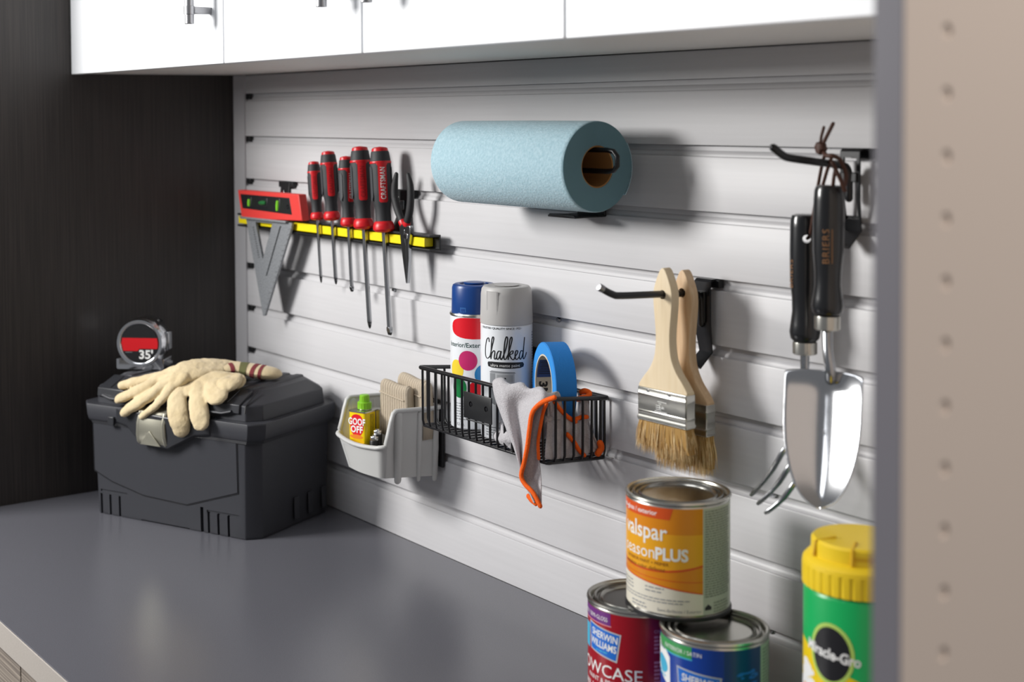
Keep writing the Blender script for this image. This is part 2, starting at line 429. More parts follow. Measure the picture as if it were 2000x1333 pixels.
# the raised field on the front, bounded by an angled line
fld = [(-157, 151), (-157, 70), (-120, 56), (-52, 42), (36, 39), (138, 71), (138, 151)]
MB().loft([[(x, fy(z)+1.5, z) for x, z in fld], [(x+(1.6 if x < -100 else -1.6 if x > 100 else 0), fy(z)-1.3, z+(1.4 if z < 100 else 0)) for x, z in fld]]).build('front_field', m_tbox, tb)
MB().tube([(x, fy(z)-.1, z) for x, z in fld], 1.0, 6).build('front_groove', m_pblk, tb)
for x in (-8, 30, 68):
    MB().box(171, 173.2, x, x+12, 12, 46).build('side_rib', m_tbox, tb, bevel=1)
MB().loft([oct_(-179, 179, -112, 111, 154, 19), oct_(-181, 181, -114, 111.5, 157, 20), oct_(-182.5, 182.5, -115, 112, 163, 20), oct_(-184, 184, -116, 112, 179.5, 20), oct_(-183, 183, -115, 111, 181.5, 20), oct_(-170, 170, -104, 101, 181.7, 19)]).build('rim', m_tbox, tb, bevel=.8)
MB().loft([oct_(-175.5, 175.5, -110, 109.5, 149, 19), oct_(-177.5, 177.5, -111.5, 110.5, 154.2, 19)]).build('rim_lip', m_tboxd, tb)
lid = MB().loft([oct_(-169, 170, -103, 100, 181, 19), oct_(-167, 168, -101, 98, 205, 19), oct_(-150, 152, -62, 82, 220.5, 24), oct_(-149, 151, -61, 81, 221, 24)]).build('lid', m_tbox, tb, bevel=1.5)
for x in (122, 96, 70, -70, -96, -122):         # ribs running over the lid
    MB().loft([[(x-9, y, z-2), (x-6, y, z+2.6), (x+6, y, z+2.6), (x+9, y, z-2)] for y, z in ((-60, 219.5), (-52, 221), (80, 221), (95, 206.5))]).build('lid_rib', m_tbox, tb, bevel=1.2)
for x0, x1 in ((-150, -60), (58, 140)):         # organiser flaps on the lid's front slope
    f = MB().loft([[(x0, -98, 192), (x1, -98, 192), (x1, -105.5, 193), (x0, -105.5, 193)], [(x0, -97, 206), (x1, -97, 206), (x1, -104, 206.5), (x0, -104, 206.5)], [(x0+3, -66, 218.5), (x1-3, -66, 218.5), (x1-3, -66.5, 222.5), (x0+3, -66.5, 222.5)]]).build('organiser_flap', m_tboxd, tb, bevel=1.2)
    MB().tube([(x0+14, -106, 196), ((x0+x1)/2-12, -109, 192.6), ((x0+x1)/2+12, -109, 192.6), (x1-14, -106, 196)], 3.6, 8, flat=.6).build('flap_pull', m_tbox, f)
    for x in (x0+26, (x0+x1)/2, x1-26):
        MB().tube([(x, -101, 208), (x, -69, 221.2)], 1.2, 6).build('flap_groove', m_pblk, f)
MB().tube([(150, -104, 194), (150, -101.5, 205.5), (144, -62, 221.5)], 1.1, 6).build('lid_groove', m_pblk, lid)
# latch housing: bulging bay in the middle of the front
hs = [[(-100, y0, z0), (-74, y1, z0-3), (-44, y2, z1), (12, y2, z1-2), (62, y1, z0-3), (92, y0, z0), (92, -95, z0), (-100, -95, z0)] for y0, y1, y2, z0, z1 in ((-109, -114, -118, 153, 128), (-116, -120, -123, 158, 131), (-116.6, -121, -125, 180, 180), (-104, -108, -110, 184, 184))]
MB().loft(hs).build('latch_housing', m_tboxd, tb, bevel=1.5)
lt = MB(); secs = []
for z, y, hw in ((188, -112, 28), (183, -123, 29), (165, -129.0, 29), (146, -129.0, 30), (134, -126, 31), (129.5, -122, 31)):
    q_ = [(-hw, 2.5), (-hw+4, 0), (-hw+8, 1.8), (hw-8, 1.8), (hw-4, 0), (hw, 2.5), (hw, 6), (-hw, 6)]
    secs.append([(-19+a, y+b, z) for a, b in q_])
la = lt.loft(secs).build('latch', m_pewter, tb, bevel=.8)
MB().prism([(-40, -126.2, 131), (2, -126.2, 131), (-19, -127.8, 154)], (0, -1.8, 0)).build('latch_boss', m_pewter, la, bevel=.6)
box(-116, -103, -119, -114, 151, 165).build('side_catch', m_tboxd, tb, bevel=1)

# ------------------------------------------------------------------ tape measure on the lid
def tbw(x, y, z):
    c, s_ = math.cos(A24), math.sin(A24); return (TBL[0]+x*c-y*s_, TBL[1]+x*s_+y*c, z)
tmp = tbw(-143, 2, 223.8); TA = A24+math.radians(23.2)
tm = thing('tape_measure', 'chrome tape measure with black and red face standing on the toolbox lid', 'tape measure', tmp, TA)
def dshape(r, y, grow=0, top=0):
    q = []
    for i in range(33):
        a = math.radians(-40+260*i/32); q.append(((r+grow)*math.cos(a), y, 44+(r+grow)*math.sin(a)))
    q += [(-41-grow*.4, y, 17), (-41-grow*.4, y, 2), (-39, y, 0.2), (39, y, 0.2), (41+grow*.4, y, 2), (41+grow*.4, y, 17)]
    return q
MB().loft([dshape(38, -22), dshape(41, -18.5), dshape(42.5, -10), dshape(42.5, 12), dshape(40, 20)]).build('case', m_chrome, tm, ang=50)
MB().lathe([(31.5, 0), (35, -2.6), (39, -2.2), (40.5, 1.5), (38, 4), (31.5, 4)], (0, -22.5, 44), (0, 1, 0), 48, closed=True).build('bezel', m_chrome, tm, ang=60)
face = MB().lathe([(0, 0), (32, 0), (32, 3), (0, 3)], (0, -23.4, 44), (0, 1, 0), 48).build('face', m_black, tm)
p = Print(on_flat((0, -23.4, 44), (1, 0, 0), (0, 0, 1), .15))
wx = lambda v: math.sqrt(max(31.6**2-v*v, 0))
p.poly(m_red, [(-wx(9), 9), (wx(9), 9), (wx(0), 0), (wx(-5), -5), (wx(-7.5)*.96, -9), (-3, -9), (-7, -13), (-wx(-13)*.98, -13), (-wx(-6), -6), (-wx(0), 0)][:3]+[(wx(-6), -6), (wx(-9), -9), (0, -9), (-4, -13), (-wx(-13), -13), (-wx(0), 0)], 1, 'face_band')
p.text(m_pwht, "35'", 11, -25.5, 14.5, 'c', 2, bold=.03, sx=1.05).fine(m_pgry, -24, -12, -14.6, -16, 2, .9)
p.done(tm, False)
box(40, 46, -8, 10, 30, 62).build('belt_clip', m_steel, tm, bevel=2)
box(38.5, 47, -9, 9, 4, 12).build('blade_hook', m_steel, tm, bevel=.8)
MB().lathe([(0, 0), (5, 0), (5, 3), (0, 3)], (30, -5, 79), (0.4, 0, .92), 16).build('lock_button', m_black, tm)

# ------------------------------------------------------------------ cotton gloves lying over the lid
def glove(name, label, tubes, cuff, vox=1.6):
    loc = tbw(0, -60, 222)
    g = thing(name, label, 'glove', loc, A24, 'cotton work gloves on the toolbox')
    off = np.array([0, -60, 222.0])
    mb = MB()
    for pts, r, fl in tubes:
        mb.tube([np.array(q)-off for q in spline(pts, 4)], np.interp(np.linspace(0, len(pts)-1, (len(pts)-1)*4+1), range(len(pts)), r), 14, flat=fl, up=(0, -.55, .83), round_=True)
    h = mb.build('hand', m_glove, g); remesh(h, vox, 2, .5)
    tx = bpy.data.textures.new('wrinkle', 'CLOUDS'); tx.noise_scale = 0.014; tx.noise_depth = 2
    d = h.modifiers.new('w', 'DISPLACE'); d.texture = tx; d.strength = 0.003; d.mid_level = .5
    if cuff:
        pts, r, fl, stripes = cuff
        P_ = spline([np.array(q)-off for q in pts], 6)
        R_ = np.interp(np.linspace(0, len(pts)-1, len(P_)), range(len(pts)), r)
        cf = MB().tube(P_, R_, 22, flat=fl, round_=True).build('cuff', m_glove, g)
        for a, b, m in stripes:
            i0, i1 = int(a*(len(P_)-1)), max(int(b*(len(P_)-1)), int(a*(len(P_)-1))+1)
            MB().tube(P_[i0:i1+1], [R_[i]+.9 for i in range(i0, i1+1)], 22, flat=fl*1.02).build('cuff_stripe', m, cf)
    return g
gA = [([(-12, -79, 236), (-38, -80.4, 231), (-58.8, -89.9, 225), (-80.6, -98.3, 219.5), (-96, -104, 215)], [11, 10, 9.5, 9.5, 8.2], .75),
      ([(-8, -86, 234), (-31, -91, 227), (-43.6, -106, 218), (-67.9, -112.8, 207), (-95, -113, 195)], [11, 10.5, 10.5, 10.5, 9.2], .75),
      ([(4, -94, 231), (-12, -105, 223), (-22.5, -115, 211), (-49.3, -119.5, 194), (-71, -126, 179)], [11, 10.5, 11, 11.5, 9.8], .75),
      ([(20, -92, 234), (8, -102, 224), (2, -115, 209), (-15, -122, 191), (-37, -125, 175)], [12, 10, 9, 8, 6.2], .75),
      ([(56, -14, 240), (36, -36, 243), (18, -58, 243), (2, -76, 239), (-16, -84, 233)], [19, 25, 27, 25, 17], .42),
      ([(48, -40, 240), (28, -70, 240), (10, -92, 234)], [16, 18, 16], .5),
      ([(64, -2, 244), (38, -22, 249), (18, -46, 250), (-4, -66, 246), (-28, -77, 238)], [9, 9, 9, 9, 8], .6)]
glove('work_glove', 'cream cotton glove with red striped cuff, spread over the other glove', gA,
      ([(48, -22, 241), (60, -8, 241), (76, 2, 239), (94, 9, 236), (106, 14, 234.5)], [20, 22, 24, 25, 24], .42, ((.1, .2, m_stripe_r), (.34, .5, m_stripe_g), (.64, .72, m_stripe_r), (.8, .88, m_stripe_r))))
gB = [([(92, -56, 231), (74, -66, 230), (54, -76, 227), (36, -88, 222)], [20, 25, 28, 22], .32),
      ([(18, -94, 221), (17, -103, 214), (24.5, -113, 203), (34.5, -122.6, 188.8), (42, -127.5, 174.7), (45, -127.5, 165)], [14, 15.5, 16.5, 17, 16.5, 14.5], .5),
      ([(44, -86, 225), (54, -98.5, 217), (67, -113.5, 203), (78, -122.6, 189.3), (84, -127.6, 179)], [13, 13.5, 15.5, 16, 14], .5),
      ([(60, -74, 228), (72, -84, 225), (87, -95, 220), (100, -106, 215)], [15, 18, 20, 17], .46),
      ([(88, -62, 235), (92, -80, 233), (104, -86, 231), (108, -77, 234), (101, -60, 238)], [11, 13, 14.5, 14, 10], .55)]
glove('work_glove', 'cream cotton glove lying under the other with two fingers hanging over the latch', gB, None, 1.6)

# ------------------------------------------------------------------ magnetic rail with tools
rl = thing('tool_rail', 'black tool holding rail with a yellow strip fixed to the slatted wall', 'tool rail', (380, 0, 468))
MB().prism([(58, -12, 450.5), (58, -32, 450.5), (58, -32, 453.5), (58, -15, 453.5), (58, -15, 470.5), (58, -32, 470.5), (58, -32, 473.5), (58, -12, 473.5)], (595, 0, 0)).build('channel', m_black, rl, True, bevel=.5)
cl = [345, 394, 441, 485, 540, 601]
e = [60]+cl+[641]
for a, b in zip(e[:-1], e[1:]):
    box(a+(3 if a > 60 else 0), b-3, -30.6, -15.2, 455.6, 468.6).build('yellow_strip', m_yellow, rl, True, bevel=.8)
for x in cl: box(x-2.6, x+2.6, -30, -15.2, 455, 469).build('strip_clip', mat('yellow_dark', '#c9ab12', .45), rl, True, bevel=.6)
for x in (181, 547):
    b = MB().prism([(x-15, -3, 532.5), (x-15, 5, 532.5), (x-15, 5, 523), (x-15, 0, 523), (x-15, -3, 494), (x-15, -11.8, 474), (x-15, -11.8, 462), (x-15, -14.8, 462), (x-15, -14.8, 480), (x-15, -6, 498)], (30, 0, 0)).build('mounting_bracket', m_black, rl, True, bevel=.6)
    box(x-24, x+24, -2.5, 5, 523, 533).build('bracket_tab', m_black, b, True, bevel=.6)
    box(x-5, x+5, -8.5, -5, 504, 518).build('bracket_slot', m_steel, b, True, bevel=.6)

# ------------------------------------------------------------------ screwdrivers
def screwdriver(label, top, bot, tip, R, flat, txt, th_text, dark=False):
    top = np.array(top, float); bot = np.array(bot, float); tip = np.array(tip, float)
    r = thing('screwdriver', label, 'screwdriver', tuple(bot), 0, 'red and black screwdrivers on the rail')
    d = nrm(bot-top); L = np.linalg.norm(bot-top); o = top-bot
    loc = lambda h: o+d*h
    hp = [(0, .045), (.80, .045), (.86, .06), (.97, .16), (1.0, .20), (1.02, .3), (1.02, .50), (.98, .58), (.80, .68), (.73, .74), (.75, .86), (.80, .885), (0, .885)]
    def soft(a, h): return 1-.035*(math.cos(3*a))**2*(1 if .2*L < h < .6*L else 0)
    MB().lathe([(q*R, h*L) for q, h in hp], o, d, 36, mod=soft).build('handle', m_grip, r, ang=40)
    MB().lathe([(0, -.01*L), (.55*R, 0), (.74*R, .012*L), (.77*R, .03*L), (.80*R, .05*L), (0, .05*L)], o, d, 30).build('end_cap', m_red, r)
    MB().lathe([(.80*R, .05*L), (.965*R, .165*L)], o, d, 30).build('butt_grip', m_gripd, r) if 0 else None
    MB().lathe([(.995*R, .163*L), (1.015*R, .168*L), (1.03*R, .185*L), (1.01*R, .19*L)], o, d, 30).build('red_band', m_red, r)
    MB().lathe([(.74*R, .865*L), (.9*R, .885*L), (1.0*R, .93*L), (.99*R, .965*L), (.82*R, .99*L), (.3*R, 1.005*L), (0, 1.005*L)], o, d, 30).build('collar', m_red, r)
    # red panel on the side that turns to the room, words running up it
    th0 = th_text
    e1 = np.array([math.cos(th0), math.sin(th0), 0]); e2 = np.array([-math.sin(th0), math.cos(th0), 0])
    RR = R*1.035
    def onh(u, v, l):
        a = u/RR; rr = RR+.22*l; hh = L*.64-v          # v runs up from the lower end of the panel
        k = 1.0
        if hh < .2*L: k = .985
        return tuple(o+d*hh+(e1*math.cos(a)+e2*math.sin(a))*rr*k)
    pr = Print(onh, 1.5); hw = .42*R; vt = L*.46
    pr.poly(m_red, [(-hw, 2), (-hw+2, 0), (hw-2, 0), (hw, 2), (hw, vt-4), (hw+3, vt), (-hw-3, vt), (-hw, vt-4)], 0, 'grip_panel')
    for sg in (-1, 1):
        c0 = sg*1.45*R; pw = .36*R
        pr.poly(mat('grip_pad', '#3b3d41', .55), [(c0-pw, 8), (c0-pw+3, 3), (c0+pw-3, 1), (c0+pw, 8), (c0+pw, vt-9), (c0+pw-2, vt-6), (c0-pw+2, vt-6), (c0-pw, vt-9)], 1, 'grip_pad')
    h = hw*1.15
    V, Fc = glyphs(txt, h, 1.0, .012, spacing=1.12); wd = V[:, 0].max(); sx = (vt-11)/wd
    V2 = np.stack([-(V[:, 1]-h/2), V[:, 0]*sx+5], 1)
    pr.raw(m_redd if dark else m_pwht, V2, Fc, 2, 'lettering')
    pr.done(r, False)
    dd = nrm(tip-bot); LL = np.linalg.norm(tip-bot); rs = R*.23
    MB().lathe([(rs, -4), (rs, LL*.93 if flat else LL-12)]+([] if flat else [(rs*.75, LL-6)]), (0, 0, 0), dd, 16).build('shaft', m_steel, r)
    if flat:
        sd = np.array([1.0, -.15, 0]); sd = nrm(sd-dd*(sd@dd)); nn = np.cross(sd, dd)
        q = [(LL*.92, rs*.95, rs*.95), (LL*.955, rs*1.5, rs*.7), (LL*.975, rs*1.45, rs*.5)]
        lo = [[dd*h+sd*sx_*a+nn*sy*b for a, b in ((-1, -1), (1, -1), (1, 1), (-1, 1))] for h, sx_, sy in q]
        MB().loft(lo).build('blade', m_steel, r, bevel=.3)
        lo = [[dd*h+sd*sx_*a+nn*sy*b for a, b in ((-1, -1), (1, -1), (1, 1), (-1, 1))] for h, sx_, sy in ((LL*.975, rs*1.45, rs*.5), (LL, rs*1.2, rs*.22))]
        MB().loft(lo).build('tip', m_black, r)
    else:
        MB().lathe([(rs*1.02, LL-13), (rs*.95, LL-9), (rs*.55, LL-2), (rs*.2, LL), (0, LL)], (0, 0, 0), dd, 8).build('tip', m_black, r)
def sd(label, pt, pb, ptip, R, flat, dark, th=None):
    y = -36.5-R*.0
    t = at(pt[0], pt[1], 1, y); b = at(pb[0], pb[1], 1, y); q = at(ptip[0], ptip[1], 1, y)
    t = np.array([t[0], y-.5, t[2]]); b = np.array([b[0], y, b[2]]); q = np.array([q[0], y+.5, q[2]])
    screwdriver(label, t, b, q, R, flat, 'CRAFTSMAN', math.radians(th if th is not None else -36), dark)
sd('slim screwdriver with the shortest handle, next to the level', (613, 316), (620, 430), (627, 553), 11.2, False, True, -37)
sd('cross-tip screwdriver, second along the rail from the level', (641, 296), (649, 431), (656, 556), 13.6, False, True, -25)
sd('short flat-blade screwdriver, the third along the rail from the level', (676, 306), (681, 443), (687, 570), 12.6, True, False, -5)
sd('large long-shafted cross-tip screwdriver, fourth from the level', (703, 287), (711, 448), (722, 642), 16.0, False, True, -27)
sd('large flat-blade screwdriver with white lettering, beside the pliers', (742, 288), (750, 454), (761, 655), 16.0, True, False, -26)

# ------------------------------------------------------------------ pliers
YP = -34
def P2(px, py, y=YP): return at(px, py, 1, y)
pv = P2(791, 447)
pl = thing('pliers', 'needle-nose pliers with black grips hanging on the rail', 'pliers', tuple(pv))
for sgn, q, rr in ((-1, [(774, 341), (771, 362), (771, 385), (776, 408), (783, 428), (788, 440)], [3.6, 5.8, 6.2, 6.4, 6.0, 5.2]), (1, [(797, 342), (801, 362), (802, 388), (800, 412), (796, 430), (793, 441)], [3.6, 5.8, 6.2, 6.4, 6.0, 5.2])):
    pts = spline([P2(a, b) for a, b in q], 4); R_ = np.interp(np.linspace(0, 5, len(pts)), range(6), rr)
    g = MB().tube(pts, R_, 12, flat=.85, up=(0, -1, 0), round_=True).build('grip', m_gripd, pl, True)
    n = len(pts); MB().tube(pts[n-4:n], [6.2, 6.4, 6.2, 5.8], 12, flat=.85, up=(0, -1, 0)).build('grip_end', m_red, g, True)
for q in ([(779, 440), (791, 442), (789, 462), (793, 480), (794, 520), (793.5, 554), (792.5, 554), (786, 505), (783, 480), (781, 460)], [(789, 442), (801, 441), (800, 462), (797.5, 480), (798, 505), (794.5, 554), (793.2, 554), (793.5, 520), (792, 480), (790, 462)]):
    MB().prism([P2(a, b, YP-3) for a, b in q], (0, 6, 0)).build('jaw', m_steel, pl, True, bevel=.8)
MB().lathe([(0, 0), (4, 0.3), (4.6, 1.5), (4.6, 9)], P2(791, 462, YP-4.6), (0, 1, 0), 18).build('pivot', m_chrome, pl, True)

# ------------------------------------------------------------------ level and rafter square
YL = -44
lv = thing('torpedo_level', 'small red spirit level with green vials resting on the aluminium square', 'spirit level', tuple(at(530, 430, 1, YL)))
front = [at(464, 371, 1, YL), at(583, 380, 1, YL), at(590, 432, 1, YL), at(472, 427, 1, YL)]
MB().prism(front, (0, 15, 0)).build('frame', m_redm, lv, True, bevel=1.5)
inner = [at(469, 379, 1, YL-.4), at(565, 387, 1, YL-.4), at(570, 420, 1, YL-.4), at(473.5, 407, 1, YL-.4)]
MB().prism(inner, (0, 3, 0)).build('panel', m_black, lv, True, bevel=.4)
for (cx, cy), (wx_, wy), m, kind in (((487, 396), (6, 15), m_vial, 1), ((513.5, 396.5), (17, 13), m_viald, 0), ((542.5, 402), (5.5, 21), m_vial, 1)):
    c0 = at(cx, cy, 1, YL-1); sx = wx_/1.15/.62/2; sz = wy/1.15/2
    fr = box(c0[0]-sx-3, c0[0]+sx+3, YL-1.2, YL+1, c0[2]-sz-3, c0[2]+sz+3).build('vial_window', m_pblk, lv, True, bevel=1)
    ax = (0.12, 0, 1) if kind else (1, 0, 0.05); hl = sz if kind else sx
    MB().lathe([(0, -hl), (3, -hl*.92), (3.8 if kind else 4.5, 0), (3, hl*.92), (0, hl)], c0, ax, 16).build('vial', m, fr, True)
MB().lathe([(2.2, 0), (4, 0), (4, 1.4), (2.2, 1.4)], at(561.5, 404, 1, YL-1.2), (0, 1, 0), 18, closed=True).build('eyelet', m_steel, lv, True)

YS = -40
sq = thing('rafter_square', 'speckled aluminium rafter square hanging point down from the rail', 'square', tuple(at(520, 440, 1, YS)))
def S2(a, b, y=YS): return at(455+a/4.594, 340+b/4.594, 1, y)
outer = [S2(118, 402), S2(528, 440), S2(525, 478), S2(285, 1272), S2(270, 1276)]
bd = MB().prism(outer, (0, 4, 0)).build('plate', m_alu, sq, True)
hole1 = MB().prism([S2(178, 432, YS-5), S2(330, 447, YS-5), S2(243, 770, YS-5)], (0, 15, 0)).build('h', m_alu, sq, True)
hole2 = MB().prism([S2(398, 470, YS-5), S2(410, 470, YS-5), S2(284, 912, YS-5), S2(270, 920, YS-5)], (0, 15, 0)).build('h', m_alu, sq, True)
cut(bd, [hole1, hole2])
fl = [S2(84, 378), S2(498, 422), S2(496, 442), S2(90, 400)]
MB().prism([q+np.array([0, -6, 0]) for q in fl], (0, 16, 0)).build('flange', m_alu, sq, True, bevel=1)
p = Print(lambda u, v, l: tuple(np.array(S2(u, -v, YS-.15*l))))
for j in range(16):
    t = j/15; a = np.array([521, 490])*(1-t)+np.array([300, 1210])*t
    p.poly(m_pblk, [(a[0]-2, -a[1]), (a[0]-(26 if j % 4 == 0 else 15), -a[1]+(-8)), (a[0]-(26 if j % 4 == 0 else 15), -a[1]-11), (a[0]-2, -a[1]-3)], 1, 'scale_marks')
for j in range(14):
    t = j/13; a = np.array([186, 480])*(1-t)+np.array([236, 745])*t
    p.poly(m_pblk, [(a[0]-10, -a[1]), (a[0]+4, -a[1]+2), (a[0]+4, -a[1]-5), (a[0]-10, -a[1]-7)], 1, 'scale_marks')
p.done(sq)

# ------------------------------------------------------------------ paper towel roll and its holder
RY, RZ, RR_ = -75, 584.5, 54.6
x0, x1 = 793.5, 1059.0
ro = thing('paper_towel_roll', 'large roll of pale blue paper towel on a wire holder', 'paper towel', ((x0+x1)/2, RY, RZ))
rb = MB(); nn = 72
rb.lathe([(25.2, 0), (52.5, 0), (53.6, 1), (54, 4), (54.4, 132), (54.2, 261), (53.8, 264.5), (52.8, 265.5), (25.2, 265.5)], (x0, RY, RZ), (1, 0, 0), 80, closed=True)
rbo = rb.build('towel', m_towel, ro, True, ang=40)
MB().lathe([(25.2, 0), (53.2, 0), (53.2, .5), (25.2, .5)], (x1-.1, RY, RZ), (1, 0, 0), 80, closed=True).build('cut_end', m_towelshade, ro, True)
fp = MB(); l0 = []; 
for x in (x0+1, x1-.6):
    l0.append([(x, RY-(r_)*math.cos(a), RZ+(r_)*math.sin(a)) for a, r_ in [(math.radians(150+i*4), 54.3+i*.12) for i in range(18)]+[(math.radians(150+i*4), 55.2+i*.12) for i in range(17, -1, -1)]])
fp.loft(l0).build('loose_edge', m_towel, ro, True)
MB().lathe([(25.1, 0), (23.6, 0), (23.6, 264.5), (25.1, 264.5)], (x0+.5, RY, RZ), (1, 0, 0), 48, closed=True).build('core', m_card, ro, True)
ho = thing('towel_holder', 'black wire holder running through the blue paper towel roll', 'holder', (782, 0, RZ))
zt_, zb__ = 604.4, 579.5
loop = [(778, -4, zt_), (778, -60, zt_), (782, -72, zt_), (792, RY, zt_)]+[(x, RY, zt_) for x in (890, 990, 1076)]+[(1087, RY, zt_-1.4), (1093, RY, zt_-7), (1093, RY, zb__+7), (1087, RY, zb__+1.4), (1076, RY, zb__)]+[(x, RY, zb__) for x in (990, 890)]+[(792, RY, zb__), (782, -72, zb__), (778, -60, zb__), (778, -4, zb__)]
MB().tube(loop, 3.1, 10, up=(.1, .3, 1)).build('wire_loop', m_blackmetal, ho, True, ang=60)
box(762, 796, -5, -0.5, 526, 618).build('mounting_plate', m_blackmetal, ho, True, bevel=1)
box(940, 992, -3.5, -0.3, 518.5, 545).build('clip_plate', m_blackmetal, ho, True, bevel=1)
box(940, 992, -52, -1, 518, 520.6).build('clip_shelf', m_blackmetal, ho, True, bevel=.8)
MB().tube([(942, -50, 520), (966, -51, 521), (990, -50, 520)], 2.2, 8).build('clip_lip', m_blackmetal, ho, True)
MB().tube([(782, -2.6, 539), (980, -2.6, 539)], 2.4, 8).build('back_bar', m_blackmetal, ho, True)

# ------------------------------------------------------------------ wire basket
BX0, BX1, BY0, BY1, BZ0, BZ1 = 731.0, 1002.0, -106.0, -6.0, 222.0, 303.0
bk = thing('wire_basket', 'black wire basket with a front plate hooked on the slatted wall', 'basket', ((BX0+BX1)/2, -55, BZ0))
def K(q): return (q[0], q[1], q[2]-(q[1]-BY0)*(.06+.04*(q[2]-222.0)/81))      # the basket tips up a little towards the front
def rrect(z, g=0, r=6):
    q = []
    for cx, cy, a0 in ((BX1-r+g, BY1-r+g, 0), (BX0+r-g, BY1-r+g, 90), (BX0+r-g, BY0+r-g, 180), (BX1-r+g, BY0+r-g, 270)):
        for i in range(5):
            a = math.radians(a0+i*22.5); q.append(K((cx+r*math.cos(a), cy+r*math.sin(a), z)))
    return q
MB().tube(rrect(BZ1), 2.8, 10, closed=True).build('rim_wire', m_blackmetal, bk, True, ang=60)
MB().tube(rrect(BZ0+2, -3), 2.0, 10, closed=True).build('base_wire', m_blackmetal, bk, True, ang=60)
NX = 18
for i in range(NX):
    x = BX0+8+(BX1-BX0-16)*i/(NX-1)
    q = [(x, BY0+.5, BZ1-1), (x, BY0+.5, BZ0+10), (x, BY0+2, BZ0+4), (x, BY0+5, BZ0+.8), (x, BY0+10, BZ0), (x, BY1-10, BZ0), (x, BY1-5, BZ0+.8), (x, BY1-2, BZ0+4), (x, BY1-.5, BZ0+10), (x, BY1-.5, BZ1-1)]
    MB().tube([K(a) for a in q], 1.7, 8, up=(1, 0, 0)).build('wire', m_blackmetal, bk, True, ang=60)
for x, sg in ((BX0, 1), (BX1, -1)):
    for i in range(6):
        y = BY0+14+(BY1-BY0-28)*i/5
        MB().tube([K(a) for a in ((x, y, BZ1-1), (x+sg*.5, y, BZ0+10), (x+sg*3, y, BZ0+3), (x+sg*10, y, BZ0+.8))], 1.7, 8, up=(0, 1, 0)).build('wire', m_blackmetal, bk, True, ang=60)
c0 = at(906, 765, 1, BY0-3); c1 = at(961, 834, 1, BY0-3)
fpz1, fpz0 = c0[2]+1, c1[2]+2
pf = box(c0[0], c1[0], BY0-4.2, BY0-2, fpz0, fpz1).build('front_plate', m_black, bk, True, bevel=1)
hc = MB()
for px, py in ((919.5, 790), (949.5, 800)): 
    q = at(px, py, 1, BY0-4); hc.lathe([(3.6, -6), (3.6, 6)], q, (0, 1, 0), 20)
cut(pf, [hc.build('h', m_black, bk, True)])
for px, py in ((919.5, 790), (949.5, 800)):
    MB().lathe([(0, 0), (2.2, 0), (2.6, .8), (5.2, 1.0), (5.2, 2.2), (0, 2.2)], at(px, py, 1, BY0-3.2), (0, 1, 0), 18).build('plate_screw', m_blackmetal, pf, True)
q0, q1 = at(911, 822, 1, BY0-4.4), at(957, 832, 1, BY0-4.4)
MB().tube([(q0[0], BY0-4.4, (q0[2]+q1[2])/2+1), (q1[0], BY0-4.4, (q0[2]+q1[2])/2+1)], 1.1, 8).build('plate_crease', m_black, pf, True)
box(812, 866, -4.4, 4, 293, 304).build('hook_tab', m_blackmetal, bk, True, bevel=.8)
box(812, 866, -5, -1.5, 256, 337).build('back_plate', m_blackmetal, bk, True, bevel=1)

# ------------------------------------------------------------------ spray cans in the basket
CZ = BZ0+0.9
def spray(name, label, x, y, R, H, capz, capm, capR, body_prof):
    t = thing(name, label, 'spray can', (x, y, CZ)); 
    MB().lathe([(0, .8), (R-3, .8), (R-1.5, 0), (R, 1.5), (R, 3)]+body_prof, (0, 0, 0), n=56).build('can', m_canwhite, t, ang=30)
    return t
bx, by = at(927, 700, 1, -42.5)[0], -42.5
t = spray('spray_can', 'white spray paint can with coloured dots and a dark blue cap', bx, by, 33, 200, 0, m_bluecap, 0, [(33, 155), (31.5, 157), (28, 158), (0, 158)]); t.scale = (1, 1, .985)
MB().lathe([(30.5, 154.6), (33.4, 154.2), (34, 156), (33.2, 158), (31, 158)], n=56, closed=True).build('top_ring', m_tin, t)
MB().lathe([(30.8, 157), (31.2, 158), (30.4, 192), (29.2, 195.5), (26.5, 197), (20, 197), (19.5, 195.4), (0, 195.4)], n=56).build('cap', m_bluecap, t)
MB().lathe([(0, 196), (13, 196), (14.5, 198), (13, 199.2), (0, 199.2)], n=40).build('cap_disc', m_bluecap, t)
f0 = facing(bx, by)
cq = Print(on_cyl(0, 0, 31.0, f0-.52), 2.0)
cq.rect(mat('blue_cap_highlight', '#2f5f9e', .3), -4.5, 4.5, 160.5, 167, 1, 'cap_notch').rect(m_bluecap, -3, 3, 161.5, 165.2, 2, 'cap_notch').done(t, False)  # lighter blue round the notch is a painted highlight
p = Print(on_cyl(0, 0, 33.0, f0-.02), 2.0)
p.ell(m_pred, -2, 139, 34, 14.5, 1, 'red_badge', rot=-.03, pw=.8)
p.text(m_pdk, 'Interior/Exterior Paint', -1, 113, 6.4, 'c', 1, bold=.012)
p.ell(m_pyel, -27, 81, 12, 14, 1, 'dot').ell(m_pblu, 15, 76, 14.5, 14.5, 1, 'dot').ell(m_pmag, -9, 95, 13.5, 13.5, 2, 'dot').ell(m_pred, 6, 54, 14.5, 14.5, 2, 'dot').ell(m_pgrn, -22, 57, 11.5, 14, 3, 'dot')
p.fine(m_pgry, -28, -6, 36, 12, 3.6, 1.2, 1).text(m_pblk, '12 oz.', -26, 5, 4, 'l', 1)
p.done(t, False)

